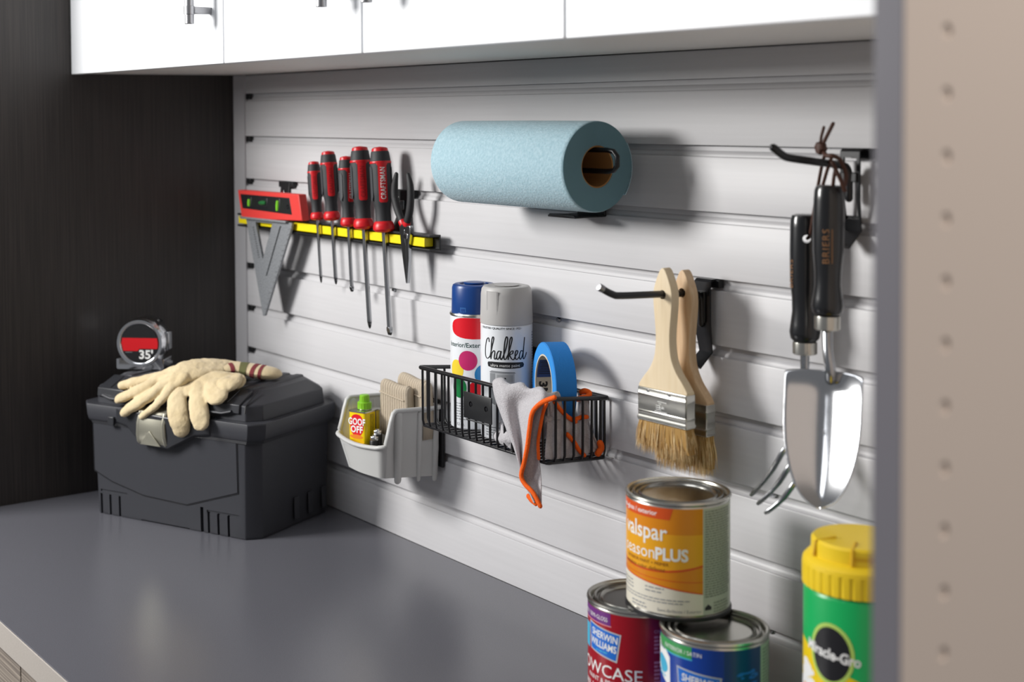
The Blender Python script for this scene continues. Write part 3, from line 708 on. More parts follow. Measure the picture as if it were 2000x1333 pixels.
kx, ky = at(989.5, 700, 1, -45)[0], -45.0
t = spray('spray_can', 'white spray can of matte paint with a pale grey cap', kx, ky, 33.6, 200, 0, m_greycap, 0, [(33.6, 148), (32, 150), (0, 150)]); t.scale = (1.02, 1.02, 1.0)
def notch(a, h): return 1.0
MB().lathe([(33.75, 150), (33.95, 151), (32.9, 188), (31.8, 195), (29.5, 198.2), (25, 199.2), (23, 198.4), (0, 198.4)], n=64).build('cap', m_greycap, t)
MB().lathe([(0, 198), (15, 198.6), (16, 199.6), (0, 200.0)], n=40).build('cap_disc', m_greycap, t)
f1 = facing(kx, ky)
cq = Print(on_cyl(0, 0, 33.3, f1-.62), 1.5)
cq.poly(mat('grey_cap_recess', '#a5a3a2', .5), [(-8, 163), (9, 163), (10, 165), (10, 194), (-8, 194)], 1, 'thumb_notch').poly(m_greycap, [(-5.5, 164.5), (8.5, 164.5), (8.5, 193.5), (-5, 193.5)], 3, 'thumb_notch').done(t, False)
p = Print(on_cyl(0, 0, 33.6, f1), 2.0)
p.text(m_pblk, '\u00b7TRUSTED QUALITY SINCE 1921\u00b7', -9, 145, 2.6, 'c', 1, bold=.02, sx=1.15)
def script(pts, wd=.85, layer=1):
    P_ = spline([np.array((a, b, 0.)) for a, b in pts], 5)
    for a, b in zip(P_[:-1], P_[1:]):
        d_ = nrm(b-a); nn_ = np.array([-d_[1], d_[0], 0])*wd*(.45+.55*abs(d_[1])); a2 = a-d_*.25; b2 = b+d_*.25
        p.poly(m_pblk, [tuple((a2-nn_)[:2]), tuple((b2-nn_)[:2]), tuple((b2+nn_)[:2]), tuple((a2+nn_)[:2])], layer, 'lettering')
B0 = 106.0; X0 = -30
def sc_(l): script([(X0+a, B0+b) for a, b in l])
sc_([(6, 22), (5, 27), (1.5, 24), (-1, 14), (-1, 4), (2, 0), (6, 2), (9, 7)])                                            # C
sc_([(7, 2), (10, 14), (13, 26), (12, 29), (10, 24), (9, 10), (8.6, 0), (10, 7), (13, 11), (14.5, 9), (13.6, 2), (15, 0), (17, 3)])   # h
sc_([(22.5, 10), (20, 11), (17.5, 7), (17, 2), (18.6, 0), (21, 4), (23, 11), (21.8, 3), (23, 0), (25, 3)])           # a
sc_([(25, 3), (29, 14), (31.4, 26), (30, 30), (28, 24), (26.6, 10), (26.8, 1), (29, 1), (31, 5)])                      # l
sc_([(31, 4), (34, 14), (37, 26), (36, 29.5), (34, 24), (32.4, 8), (32, 0)]); sc_([(32.4, 4), (35, 10), (38, 11.5), (37.6, 8), (34, 6), (36.5, 1), (39, 0), (41, 4)])   # k
sc_([(41, 4), (44, 8), (44.4, 11), (42.4, 11.5), (41, 7), (41.4, 1.5), (43.6, 0), (46.6, 3.5)])                        # e
sc_([(52, 10), (49.6, 11), (47.4, 7), (47, 2), (48.6, 0), (51, 4), (53, 12), (55, 28)]); sc_([(53.4, 14), (52.4, 3), (53.8, 0), (57, 4.5), (58.4, 8)])    # d
p.poly(m_pblk, [(-27, 100), (-26, 96), (-20, 94.8), (5, 94.2), (18, 94.6), (23, 96), (24, 99), (22, 102), (5, 102.4), (-20, 102.6), (-26, 102)], 1, 'brush_stroke')
p.text(m_pwht, 'ultra matte paint', -2, 96.3, 4.0, 'c', 3, sx=1.05)
# chest of drawers drawn on the label
p.poly(m_pgry, [(-24, 89), (-20, 91), (10, 89.5), (12, 87.8), (-22, 88)], 1, 'drawing').poly(m_pgry, [(-23, 87.6), (-15, 87.6), (-15, 46), (-23, 49)], 1, 'drawing')
p.rect(m_pgry2, -15, 10, 44, 87.6, 1, 'drawing')
for v in (77, 66, 55): p.rect(mat('print_mid_grey', '#a6a8ab', .4), -12.5, 8, v-.2, v+9, 2, 'drawing').ell(m_pblk, -2, v+4.4, 1.1, 1.1, 3, 'drawing', 10)
for j in range(34): p.rect(mat('print_navy', '#27345e', .4), 42+random.random()*1.5, 46, 22+j*3.5, 24+j*3.5, 1, 'fine_print')
p.fine(m_pgry, -30, 28, 17, 5, 3.4, 1.4, 1)
p.text(m_pblk, 'NET WT. 12 OZ.', 0, 4, 3, 'c', 1)
p.done(t, False)

# ------------------------------------------------------------------ roll of painter's tape leaning in the basket
tn = nrm((-.40, -.915, 0.02)); tcx = at(1083, 745, 1, -42)
tc = np.array([tcx[0]-1, -42.0, 303.0])
t = thing('tape_roll', 'wide roll of bright blue masking tape standing in the wire basket', 'tape', tuple(tc))
MB().lathe([(39.6, -13.5), (53.6, -13.5), (54.8, -13.0), (54.8, 13.0), (53.6, 13.5), (39.6, 13.5)], (0, 0, 0), tn, 72, closed=True).build('tape', m_tape, t, ang=30)
MB().lathe([(40, 0), (53.4, 0), (53.4, .3), (40, .3)], tn*13.45, tn, 72, closed=True).build('tape_side', m_tapeside, t)
MB().lathe([(37.6, -13.6), (39.6, -13.6), (39.6, 13.9), (37.6, 13.9)], (0, 0, 0), tn, 64, closed=True).build('core', m_core, t, ang=30)
e1 = nrm(np.cross((0, 0, 1), tn)); e2 = np.cross(tn, e1)
# print on the inside of the core: v runs along the axis, u round it
def oncore(u, v, l):
    a = u/37.6; rr = 37.6-.15*l; return tuple((e1*math.cos(a)+e2*math.sin(a))*rr+tn*v)
p = Print(oncore, 2.0)
Rr = 37.6
ud = lambda deg: math.radians(deg)*Rr
p.rect(mat('core_label', '#33508f', .6), ud(180-50), ud(180-6), -12, 12, 1, 'core_label')
for j in range(9): p.rect(m_pblk, ud(134+j*4), ud(135.4+j*4), -10+random.random()*3, 10-random.random()*3, 2, 'fine_print')
V, Fc = glyphs('3M', 11, 1.1, .04); V = V-np.array([V[:, 0].max()/2, 5.5])
p.raw(m_pblk, np.stack([ud(198)+V[:, 0], -V[:, 1]+3], 1), Fc, 2, 'lettering')
p.done(t, False)

# ------------------------------------------------------------------ microfibre cloth
cl = thing('microfiber_cloth', 'grey microfibre cloth with orange edging spilling over the basket front', 'cloth', (1020, -110, BZ1))
yF = BY0-5
def C(px, py, y=yF): return at(px, py, 1, y)
Lp = [(961, 748), (966, 775), (977, 806), (992, 846), (1003, 872), (1012, 900), (1019, 925), (1028, 950), (1036, 968), (1043, 983)]
Rp = [(1083, 777), (1058, 787), (1040, 806), (1034, 840), (1030, 872), (1024, 903), (1018, 929), (1025, 946), (1041, 963), (1055, 989)]
Bp = [(1086, 781), (1068, 790), (1058, 806), (1053, 838), (1053, 866), (1053, 893), (1056, 916), (1057.5, 938), (1057.5, 960), (1057, 986)]
NV = 46; 
def curve(pts): return spline([np.array((a, b, 0.)) for a, b in pts], 5)
Lc, Rc, Bc = curve(Lp), curve(Rp), curve(Bp)
rows = []
NU = 22
for i in range(len(Lc)):
    t_ = i/(len(Lc)-1); row = []
    for j in range(NU+1):
        s_ = j/NU
        q = Lc[i]*(1-s_)+Rc[i]*s_
        fold = 7.5*math.sin(s_*PI*2.1+.5+t_*1.2)*(1-t_*.45)*min(1, t_*5+.45)
        y = yF-3-fold-6*math.sin(PI*t_)*.6
        pt = at(q[0], q[1], 1, y)
        if pt[0] > BX1+3 and t_ < .35: pt = at(q[0], q[1], 0, BX1+3)
        row.append(pt)
    rows.append(row)
# from the top line the cloth goes over the rim wire and down inside
top = rows[0]; ins = []
for k_, (dy, dz) in enumerate(((20, -34), (16, -18), (13, -6), (9, 1.5), (4, 5.0))):
    ins.append([np.array([min(q[0], BX1+1)-.35*dy*(q[0] > BX1-25), q[1]+dy+(4 if j % 7 < 3 else 0), q[2]+dz+2.5*math.sin(j*.9)*(k_ > 2)]) for j, q in enumerate(top)])
for j, q in enumerate(top): rows[0][j] = q+np.array([0, 0, 2.2+2.5*math.sin(j*.9)])
MB().loft(ins+rows, closed=False, cap0=False, cap1=False).build('draped_cloth', m_cloth, cl, True, solid=2.2, sub=1, ang=180)
rows2 = []
for i in range(len(Rc)):
    t_ = i/(len(Rc)-1)
    rows2.append([at(*(Rc[i]*(1-s_)+Bc[i]*s_)[:2], 1, yF-4+6*math.sin(s_*PI/2)+2*math.sin(s_*5+t_*6)) for s_ in np.linspace(0, 1, 8)])
MB().loft(rows2, closed=False, cap0=False, cap1=False).build('folded_back', m_cloth, cl, True, solid=2.0, sub=1, ang=180)
MB().tube([at(q[0], q[1], 1, yF-6.5-7.5*math.sin(PI*2.1+.5+i/(len(Rc)-1)*1.2)*.6-3.6*math.sin(PI*i/(len(Rc)-1))) for i, q in enumerate(Rc)], 3.1, 8, up=(0, 1, 0), flat=.8, round_=True).build('orange_edging', m_orange, cl, True, ang=70)
MB().tube([C(a, b, yF-1.5) for a, b in [(v[0], v[1]) for v in curve([(1068, 788), (1061, 805), (1055, 836), (1051, 864), (1052, 896)])]], 2.3, 8, up=(0, 1, 0), flat=.8, round_=True).build('orange_edging', m_orange, cl, True, ang=70)
MB().tube([C(a, b, yF-4) for a, b in ((1032, 970), (1038, 978), (1046, 984))], 3.4, 8, up=(0, 1, 0), flat=.6, round_=True).build('orange_edging', m_orange, cl, True, ang=70)
# the rest lies crumpled in the right end of the basket
def Cx(px, py, x=BX1-4): return at(px, py, 0, x)
def sheet(topl, botl, xb, amp, ph):
    T_, B_ = [spline([np.array((a, b, 0.)) for a, b in L_], 4) for L_ in (topl, botl)]
    R_ = []
    for i in range(13):
        s_ = i/12; row = []
        for j, (a, b) in enumerate(zip(T_, B_)):
            q = a*(1-s_)+b*s_; u = j/(len(T_)-1)
            row.append(Cx(q[0], q[1], xb-amp*(.5+.5*math.sin(u*9+s_*4+ph))-amp*.8*math.sin(s_*7-u*5+ph)**2))
        R_.append(row)
    return MB().loft(R_, closed=False, cap0=False, cap1=False).build('crumpled_cloth', m_cloth, cl, True, solid=2.2, sub=1, ang=180)
sheet([(1070, 784), (1083, 788), (1094, 803), (1108, 816), (1124, 827), (1134, 820), (1148, 817), (1155, 838), (1165, 862), (1173, 872)], [(1064, 897), (1076, 899), (1090, 898), (1105, 896), (1120, 895), (1132, 892), (1143, 890), (1154, 884), (1164, 884), (1169, 884)], BX1-4.2, 3, .4)
sheet([(1132, 782), (1138, 779), (1144, 777), (1150, 776)], [(1130, 830), (1137, 828), (1144, 826), (1152, 824)], BX1-7, 1.5, 1.0)
cr = MB()
for pts, r, fl in (([(985, -94, 242), (1010, -94, 250), (1035, -94, 262), (1050, -95, 282)], [8, 9, 9, 7], .9), ([(955, -94, 243), (975, -97, 246), (995, -97, 246), (1010, -96, 240)], [9, 12, 12, 9], .9), ([(966, -99, 262), (975, -99, 250), (985, -98, 238)], [6, 8, 7], .8)):
    P_ = spline(pts, 4); P_ = [q+np.array([BX1-1062, 0, BZ0-229.0]) for q in P_]; cr.tube(P_, np.interp(np.linspace(0, len(pts)-1, len(P_)), range(len(pts)), r), 12, flat=fl, round_=True)
co = cr.build('crumpled_cloth', m_cloth, cl, True); remesh(co, 2.0, 8)
tx = bpy.data.textures.new('crumple', 'CLOUDS'); tx.noise_scale = 0.022
d = co.modifiers.new('w', 'DISPLACE'); d.texture = tx; d.strength = 0.009; d.mid_level = .55
for q, r in (([(1083, 785, 1060), (1094, 800, 1059), (1108, 814, 1058), (1124, 824, 1057)], 2.8), ([(1124, 819, 1057), (1134, 816, 1058), (1146, 815, 1058)], 2.8), ([(1108, 849, 1059), (1120, 862, 1059), (1131, 880, 1058), (1141, 890, 1057)], 2.8),
             ([(1128, 780, 1052), (1138, 777, 1054), (1148, 775, 1056), (1151, 768, 1054), (1143, 764, 1050), (1136, 766, 1046)], 3.6), ([(1172, 866, 1062), (1174, 876, 1062), (1168, 886, 1061)], 4.2)):
    MB().tube(spline([Cx(a[0], a[1], a[2]+BX1-1062) for a in q], 4), r, 8, round_=True, up=(1, 0, 0)).build('orange_edging', m_orange, cl, True, ang=70)

# ------------------------------------------------------------------ grey bin
NX0, NX1, NY0, NY1 = 519.0, 644.0, -112.0, -7.0
bn = thing('storage_bin', 'light grey open-front plastic bin hung on the slatted wall', 'bin', ((NX0+NX1)/2, -60, 128))
RIM = []
def side_z(y):   # height of the rim along the side
    if y < -108: return 174.0
    if y < -88:
        t = (y+108)/20; t = t*t*(3-2*t); return 174+t*51
    return 225-(y+88)/81*4
def rimpt(x, y): return np.array([x, y, side_z(y)])
ys = list(np.linspace(-104, NY1-6, 22))
path = []
for i in range(7):       # front left corner to front right corner, slightly bowed
    pass
bow = lambda s: -5*math.sin(PI*s)
fr = [np.array([NX0+12+(NX1-NX0-24)*s, NY0+bow(s), 173-3*math.sin(PI*s)]) for s in np.linspace(0, 1, 9)]
c1 = [np.array([NX1-12+12*math.sin(a), NY0+12-12*math.cos(a), 174+0.5*i]) for i, a in enumerate(np.linspace(.3, PI/2-.15, 5))]
rs_ = [rimpt(NX1, y) for y in ys]
bk1 = [np.array([NX1-2, NY1-2, side_z(NY1)]), np.array([NX1-6, NY1, side_z(NY1)])]
bkm = [np.array([NX1-6-(NX1-NX0-12)*s, NY1, side_z(NY1)]) for s in np.linspace(.1, .9, 8)]
mir = lambda L: [np.array([NX0+NX1-q[0], q[1], q[2]]) for q in L[::-1]]
path = fr+c1+rs_+bk1+bkm+mir(bk1)+mir(rs_)+mir(c1)
cxm = (NX0+NX1)/2
def botpt(q): 
    y = NY1+(q[1]-NY1)*.91; x = cxm+(q[0]-cxm)*(.92-.19*(NY1-y)/105)-4*(NY1-y)/105*(q[0] > cxm)*0 
    if y > NY1-10: y = min(y, NY1)
    return np.array([x, y, 120.0-(y-NY1)*.07])
nl = 7; loops = []
for k in range(nl): 
    t = k/(nl-1); loops.append([botpt(q)*(1-t)+q*t for q in path])
inl = []
def inset(q, d=2.6):
    v = np.array([cxm-q[0], (NY0+NY1)/2-q[1], 0]); return q+np.array([np.sign(v[0])*min(d, abs(v[0])), np.sign(v[1])*min(d, abs(v[1])), 0])
for k in range(nl-1, -1, -1):
    t = k/(nl-1); inl.append([inset(botpt(q)*(1-t)+q*t)+np.array([0, 0, 2.5 if k == 0 else 0]) for q in path])
MB().loft(loops+inl).build('shell', m_bin, bn, True, ang=45)
MB().tube([q+np.array([0, 0, 0]) for q in path], 3.9, 10, closed=True, flat=.8).build('rim', m_bin, bn, True, ang=60)
for y, wd in ((-82, 7), (-45, 4), (-16, 5)):
    for sg, xx in ((1, NX1), (-1, NX0)):
        qt = rimpt(xx, y); qb = botpt(qt)
        MB().tube([qb+np.array([-sg*.5, 0, -4]), qb*.6+qt*.4+np.array([sg*.6, 0, 0]), qt+np.array([-sg*1, 0, -6])], [wd*.8, wd, wd*.9], 12, flat=.7, up=(sg, 0, 0), round_=True).build('rib', m_bin, bn, True, ang=60)
p = Print(lambda u, v, l: tuple(np.array([cxm+u*(.75+.25*v/47), NY1+(NY0-NY1)*(.91+.09*v/47)-4.7*math.cos(u/48)*1.0-.3-.1*l, 126.5+v])), 6)
for a in ((-44, -43, 5, 38), (-44, 6, 37, 38), (5, 5.8, 30, 38)): p.rect(m_pgry2, a[0], a[1], a[2], a[3], 1, 'label_outline')
p.done(bn)
box(cxm-40, cxm+40, NY1+1, 3, 217, 228).build('hanger_tab', m_black, bn, True, bevel=1)
box(NX1-16, NX1+1, NY1+.5, NY1+5, 132, 218).build('back_frame', m_black, bn, True, bevel=1)

# yellow tin in the bin
gy = -93.0; g0 = at(713, 800, 1, gy); GA = math.radians(20)
gz = 160.0; gh = at(713, 806, 1, gy)[2]-gz
tin = thing('solvent_tin', 'small yellow tin with green cap standing in the grey bin', 'tin', (g0[0]-21.1, gy+12.6, gz), 0)
def rr2(hx, hy, r, z): 
    q = []
    for cx, cy, a0 in ((hx-r, hy-r, 0), (-hx+r, hy-r, 90), (-hx+r, -hy+r, 180), (hx-r, -hy+r, 270)):
        for i in range(5):
            a = math.radians(a0+i*22.5); x, y = cx+r*math.cos(a), cy+r*math.sin(a)
            ca, sa = math.cos(GA), math.sin(GA); q.append((x*ca-y*sa, x*sa+y*ca, z))
    return q
HX, HY = 15.5, 19
MB().loft([rr2(HX, HY, 4, 1.5), rr2(HX, HY, 4, gh-1.5)]).build('can', m_goof, tin, ang=30)
for z in (0, gh-2): MB().loft([rr2(HX+.8, HY+.8, 4.5, z), rr2(HX+.8, HY+.8, 4.5, z+2)]).build('seam', m_tin, tin, ang=30)
MB().lathe([(9, gh), (9, gh+2), (0, gh+2)], n=24).build('neck', m_tin, tin)
MB().lathe([(10.5, gh+1), (10.5, gh+10), (9.2, gh+11.5), (7.6, gh+11.5), (7.2, gh+20), (6, gh+21.5), (0, gh+21.5)], n=32, mod=lambda a, h: 1+.02*math.cos(16*a)).build('cap', m_gcap, tin, ang=30)
ca, sa = math.cos(GA), math.sin(GA)
p = Print(on_flat((-HY*-sa*1, -HY*ca, 0), (ca, sa, 0), (0, 0, 1), .15))
p.ell(m_pred, 0, gh*.60, 12.5, gh*.31, 1, 'badge', pw=.85).text(m_pwht, 'GOOF', 0, gh*.61, gh*.19, 'c', 3, bold=.03, sx=.78, spacing=1.06).text(m_pwht, 'OFF', 0, gh*.39, gh*.19, 'c', 3, bold=.03, sx=.9, spacing=1.06)
p.ell(mat('print_orange', '#e8872a', .4), -1, gh*.27, 12, 3, 2, 'badge').ell(mat('tin_yellow_deep', '#eab80c', .35), 2, gh*.14, 12, 4.5, 1.5, 'badge').done(tin, False)
p = Print(on_flat((HX*ca, HX*sa, 0), (-sa, ca, 0), (0, 0, 1), .15))
for j in range(3): p.fine(m_pblk, -7+j*3.2, -5+j*3.2, gh*.9, gh*.2, 2.2, 1.4, 1)
p.rect(m_tin, 5, 8, 0, gh, 1, 'seam').done(tin, False)
# two battery cells beside it
for (px, py), lab in (((737, 840), 'small black battery cell beside the yellow tin, the one nearer the wall'), ((731, 852), 'small black battery cell beside the yellow tin, the one nearer the bin front')):
    yy = -84.0 if py > 845 else -76.0
    q = at(px, py, 1, yy)
    hh = q[2]-127.5
    b = thing('battery', lab, 'battery', (q[0], yy, 127.5), 0, 'battery cells in the grey bin')
    MB().lathe([(0, 0), (6.6, 0), (7, .8), (7, hh-7), (6.4, hh-6), (0, hh-6)], n=28).build('casing', m_black, b)
    MB().lathe([(6.2, hh-6.4), (6.7, hh-5), (6.7, hh-1.5), (6, hh-.3), (3.4, hh-.2), (3, hh+1.6), (0, hh+1.6)], n=24).build('terminal', m_chrome, b)

# folded knit-cuff gloves in the bin
def knit(label, c, rz, L_, H_, th):
    g = thing('knit_glove', label, 'glove', c, rz, 'beige knit gloves folded in the grey bin')
    nx, out = 40, []
    prof = []
    for i in range(13): a = PI*i/12; prof.append((th*math.cos(a), H_-th*1.3+th*1.3*math.sin(a)))
    prof = [(th*1.05, 0), (th*1.1, H_*.3), (th*1.05, H_*.6)]+prof+[(-th*1.05, H_*.6), (-th*1.1, H_*.3), (-th*1.05, 0)]
    for i in range(nx*3+1):
        t = i/(nx*3); x = -L_/2+L_*t; rib = 1.5*abs(math.sin(t*L_/5.2*PI))-.7
        e_ = min(1, math.sin(PI*min(max(t, .02), .98))*5)**.5
        out.append([(x+2.5*math.sin(z/H_*3), y*(.55+.45*e_)+rib*np.sign(y)*(.3+.7*(abs(y) > th*.3)), z*(.93+.07*e_)+2.2*math.sin(t*5.1+1)*z/H_) for y, z in prof])
    b = MB().loft(out).build('cuff', m_knit, g, ang=180)
    MB().tube([(-L_/2+4, -th*1.12, H_*.80), (0, -th*1.2, H_*.76), (L_/2-4, -th*1.12, H_*.72)], 1.3, 6, round_=True).build('hem', m_knit, g)
g1 = at(774, 790, 1, -52); g2 = at(802, 785, 1, -28)
h1_, h2_ = at(772, 747, 1, -52)[2], at(800, 733, 1, -28)[2]
knit('beige ribbed knit glove folded in the bin, the shorter front one', (g1[0], -52, 176), math.radians(6), 62, h1_-176, 8)
knit('beige ribbed knit glove folded behind the shorter one in the bin', (607, -29, 176), math.radians(-1), 70, h2_-176, 9)

# ------------------------------------------------------------------ hooks
def hook(label, x, zt, H_, rod, wd=24, window=False):
    h = thing('wall_hook', label, 'hook', (x, 0, zt), 0, 'black single hooks on the slatted wall')
    q = [(-1.5, 0), (5, 0), (5, 2.5), (-3, 2.5)]
    z1 = zt-6; z0 = z1-H_
    pts = [(5, zt-1), (-8, zt-1), (-10.5, zt-3), (-10.5, zt-H_*.62), (-5, zt-H_), (-24, zt-H_-16), (-27, zt-H_-13)]
    th = 2.4; sec = []
    def off(i, s):
        a = np.array(pts[max(i-1, 0)]); b = np.array(pts[min(i+1, len(pts)-1)]); d = nrm(np.append(b-a, 0)); n_ = np.array([-d[1], d[0]]); return np.array(pts[i])+n_*s*th/2
    loops = []
    for i in range(len(pts)):
        w_ = wd/2*(1 if i < 4 else .8)
        a, b = off(i, 1), off(i, -1)
        loops.append([(x-w_, a[0], a[1]), (x+w_, a[0], a[1]), (x+w_, b[0], b[1]), (x-w_, b[0], b[1])])
    bk_ = MB().loft(loops).build('bracket', m_blackmetal, h, True)
    if window: cut(bk_, [box(x-7.5, x+8.5, -40, -6.5, zt-72, zt-9).build('h', m_blackmetal, h, True)])
    box(x-wd/2+6, x+wd/2+6, -3, 5, zt-10, zt-.5).build('slot_tab', m_blackmetal, h, True, bevel=.8)
    MB().tube(spline(rod, 4), 4.0, 12, up=(1, 0, 0), round_=True).build('rod', m_blackmetal, h, True, ang=60)
    if not window: box(x-6, x+6, -14.5, -10.6, zt-50, zt-14).build('rod_plate', m_black, h, True, bevel=1)
    else: box(x-9, x+10, -14, -8.5, zt-34, zt-24).build('rod_plate', m_black, h, True, bevel=1)
    return h
HX1 = 1165.0
hook('black single hook holding the two paint brushes', HX1, Z0-3*P-.5, 84, [(HX1, -12.5, 406), (HX1, -12.8, 428), (HX1, -15, 437), (HX1, -26, 441.5), (HX1, -70, 444.5), (HX1, -134, 447.5), (HX1, -148, 450), (HX1, -163, 457)])
hk1 = bpy.data.objects['wall_hook']
MB().lathe([(0, -1), (4.2, -1), (4.2, 4.5), (3.6, 5.6), (0, 5.8)], (HX1, -163.5, 457.4), (0, -.9, .44), 18).build('rod_tip', m_nickel, hk1, True)
HX2 = 1370.0
hook('black single hook holding the trowel and the hand fork', HX2, Z0-1*P-.5, 84, [(HX2, -12.5, 559), (HX2, -12.8, 580), (HX2, -16, 590), (HX2, -28, 593.5), (HX2, -70, 598.5), (HX2, -102, 602.5), (HX2, -112, 605.5), (HX2, -125, 613)], window=True)

# ------------------------------------------------------------------ paint brushes
def brush(label, y, ztop, W, wmat, k, bl, fh, rz, dx=0):
    b = thing('paint_brush', label, 'paint brush', (HX1+dx, y, 450), rz, 'flat wooden paint brushes on the hook')
    hz = ztop-450
    prof = [(0, hz), (4, hz-3), (8.5, hz-12), (13.5, hz-26), (14.5, hz-40), (13, hz-58), (11, hz-80), (11.3, hz-97), (14, hz-112), (21, hz-126), (30, hz-137), (W/2-1, hz-146), (W/2, hz-149), (W/2-1, hz-155), (W/2-2, hz-172)]
    prof = [(a, hz+(z-hz)*k) for a, z in prof]
    P_ = spline([(a, z, 0) for a, z in prof], 3)
    out = [(-q[0], q[1]) for q in P_[::-1]]+[(q[0], q[1]) for q in P_[1:]]
    T = 6.0
    hb = MB().prism([(x, -T, z) for x, z in out], (0, 2*T, 0)).build('handle', wmat, b, bevel=3.2, seg=4, ang=60)
    bake(hb)
    hc = MB().lathe([(5.2, -20), (5.2, 20)], (0, 0, -6), (0, 1, 0), 24).build('h', wmat, b); cut(hb, [hc])
    zf = hz-150*k; zb = zf-fh
    def sec(z, gx, gy): return [(-W/2-gx, -7.5-gy, z), (W/2+gx, -7.5-gy, z), (W/2+gx, 7.5+gy, z), (-W/2-gx, 7.5+gy, z)]
    lo = [sec(zf, 0, 0), sec(zf-7, 0, 0), sec(zf-8.2, .8, .8), sec(zf-9.4, 0, 0), sec(zf-26, 0, 0), sec(zf-27, .8, .8), sec(zf-28.2, 0, 0), sec(zf-33, 0, 0), sec(zf-35, .9, .9), sec(zb, 0, 0)]
    fe = MB().loft(lo).build('ferrule', m_tin, b, bevel=1.5, seg=3, ang=50)
    for sx in (-W*.28, W*.16):
        MB().lathe([(0, -1.2), (1.7, -.8), (2, .3)], (sx, -7.5, zf-3.6), (0, 1, 0), 12).build('rivet', m_chrome, fe)
    pr = Print(on_flat((0, -7.5, 0), (1, 0, 0), (0, 0, 1)))
    for j in range(12): pr.rect(m_pwht, -12+random.random()*14, -8+random.random()*18, zf-12-j*1.1, zf-12.6-j*1.1, 1, 'stamp') if j % 2 else None
    pr.text(m_pwht, '3 in', 0, zf-21, 4, 'c', 1).done(b, False)
    st = MB()
    for i in range(900):
        fx = random.random()*2-1; fy = random.random()*2-1
        L_ = bl+random.gauss(0, 2.5)-5*(abs(fx) > .85)-10*(math.sin(fx*9+W+dx) > .93)
        sp = 1.10+random.random()*.05
        p0 = np.array([fx*(W/2-1.5), fy*6.5, zb+1]); p2 = np.array([fx*(W/2)*sp+random.gauss(0, 1.2), fy*9+random.gauss(0, 1.0), zb-L_]); p1 = (p0+p2)/2+np.array([random.gauss(0, .8), random.gauss(0, .6), 0])
        a = random.random()*PI; wv = np.array([math.cos(a), math.sin(a), 0])*.55; w2 = np.array([-math.sin(a), math.cos(a), 0])*.4
        st.add([p0-wv, p0+wv, p0+w2, p1-wv, p1+wv, p1+w2, p2], [(0, 1, 4, 3), (1, 2, 5, 4), (2, 0, 3, 5), (3, 4, 6), (4, 5, 6), (5, 3, 6)])
    br = st.build('bristles', m_brist, b, smooth=False); br['kind'] = 'stuff'
    MB().loft([sec(zb+1, -1.5, -1), sec(zb-bl*.5, 0.5, -.6), sec(zb-bl*.78, 1.5, -3.5)]).build('bristle_core', mat('bristle_core', '#a98347', .8), b)
brush('pale wooden flat brush hanging at the front of the hook', -68, 474.2, 75, m_wood, .92, 36, 39, math.radians(1))
brush('darker wooden flat brush hanging behind the pale one', -38, 470, 75, m_wood2, .99, 47, 36, math.radians(3))

# ------------------------------------------------------------------ trowel and hand fork
def handled(t, top, bot, R, L_):
    """black turned handle from top to bot"""
    d = nrm(np.array(bot)-np.array(top)); L2 = np.linalg.norm(np.array(bot)-np.array(top))
    pr = [(0, 0), (R*.62, 0), (R*.84, 1.2), (R*.93, 5), (R*.97, 14), (R*1.0, .3*L2), (R*.98, .5*L2), (R*.86, .66*L2), (R*.84, .76*L2), (R*.95, .86*L2), (R*1.02, .92*L2), (R*.95, .97*L2), (R*.72, L2), (0, L2)]
    o = MB().lathe(pr, top, d, 40).build('handle', m_tool, t, True, ang=50); return o, d, L2
tt, tb_ = at(1620, 362, 1, -58), at(1616, 617, 1, -58)
tw = thing('garden_trowel', 'polished steel trowel with black lettered handle hanging by a leather cord', 'trowel', tuple(tt), 0)
hd, d, L2 = handled(tw, tt, tb_, 15.5, 0)
MB().lathe([(12.4, 0), (12.6, 1), (12.6, 13), (11.5, 14), (0, 14)], tb_, d, 30).build('collar', m_tin, tw, True)
s0 = at(1617, 634, 1, -58); 
MB().tube(spline([s0, at(1616, 660, 1, -62), at(1618, 695, 1, -66), at(1622, 722, 1, -66), at(1622, 742, 1, -63)], 4), [5.2]*13+[5.5]*4, 14, round_=True).build('shank', m_steel, tw, True, ang=60)
# dished blade, turned to the room
thw = math.radians(-68); eN = np.array([math.cos(thw), math.sin(thw), 0]); eX = np.array([-math.sin(thw), math.cos(thw), 0])
bc_ = at(1615, 722, 1, -57); bt = at(1605, 990, 1, -102); bl = bc_[2]-bt[2]
rows = []; nv, nu = 26, 22
for i in range(nv+1):
    v = i/nv
    hw = 39.5*(1.0-.03*v) if v < .35 else 39.5*.99*math.sqrt(max(1-((v-.30)/.70)**2.1, 0))
    hw = max(hw, .8)
    row = []
    for j in range(nu+1):
        u = j/nu*2-1
        dep = 14.5*(1-(math.sqrt(u*u+.035)-.187)/.83)*(hw/39.5)*(.4+.6*min(1, v/.16))
        zt = bc_[2]-v*bl-(3.0*(abs(u)**6) if i == 0 else 0)
        row.append(bc_*np.array([1, 1, 0])+np.array([0, 0, zt])+eX*u*hw-eN*(dep)+eN*10+np.array([0, 0, 1])*0+(bt-bc_)*np.array([1, 1, 0])*v)
    rows.append(row)
MB().loft(rows, closed=False, cap0=False, cap1=False).build('blade', mat('polished_steel', '#c9cacc', 0.16, 1.0), tw, True, solid=1.3, sub=1, ang=180)
pr = Print(on_cyl(tt[0], tt[1], 15.6, math.radians(-56), 0), 2)
hz = tt[2]
V, Fc = glyphs('BRIERS', 7.0, 1.0, .0, spacing=1.15); sx = 34/V[:, 0].max(); V2 = np.stack([-(V[:, 1]-3.5)-2, V[:, 0]*sx], 1)
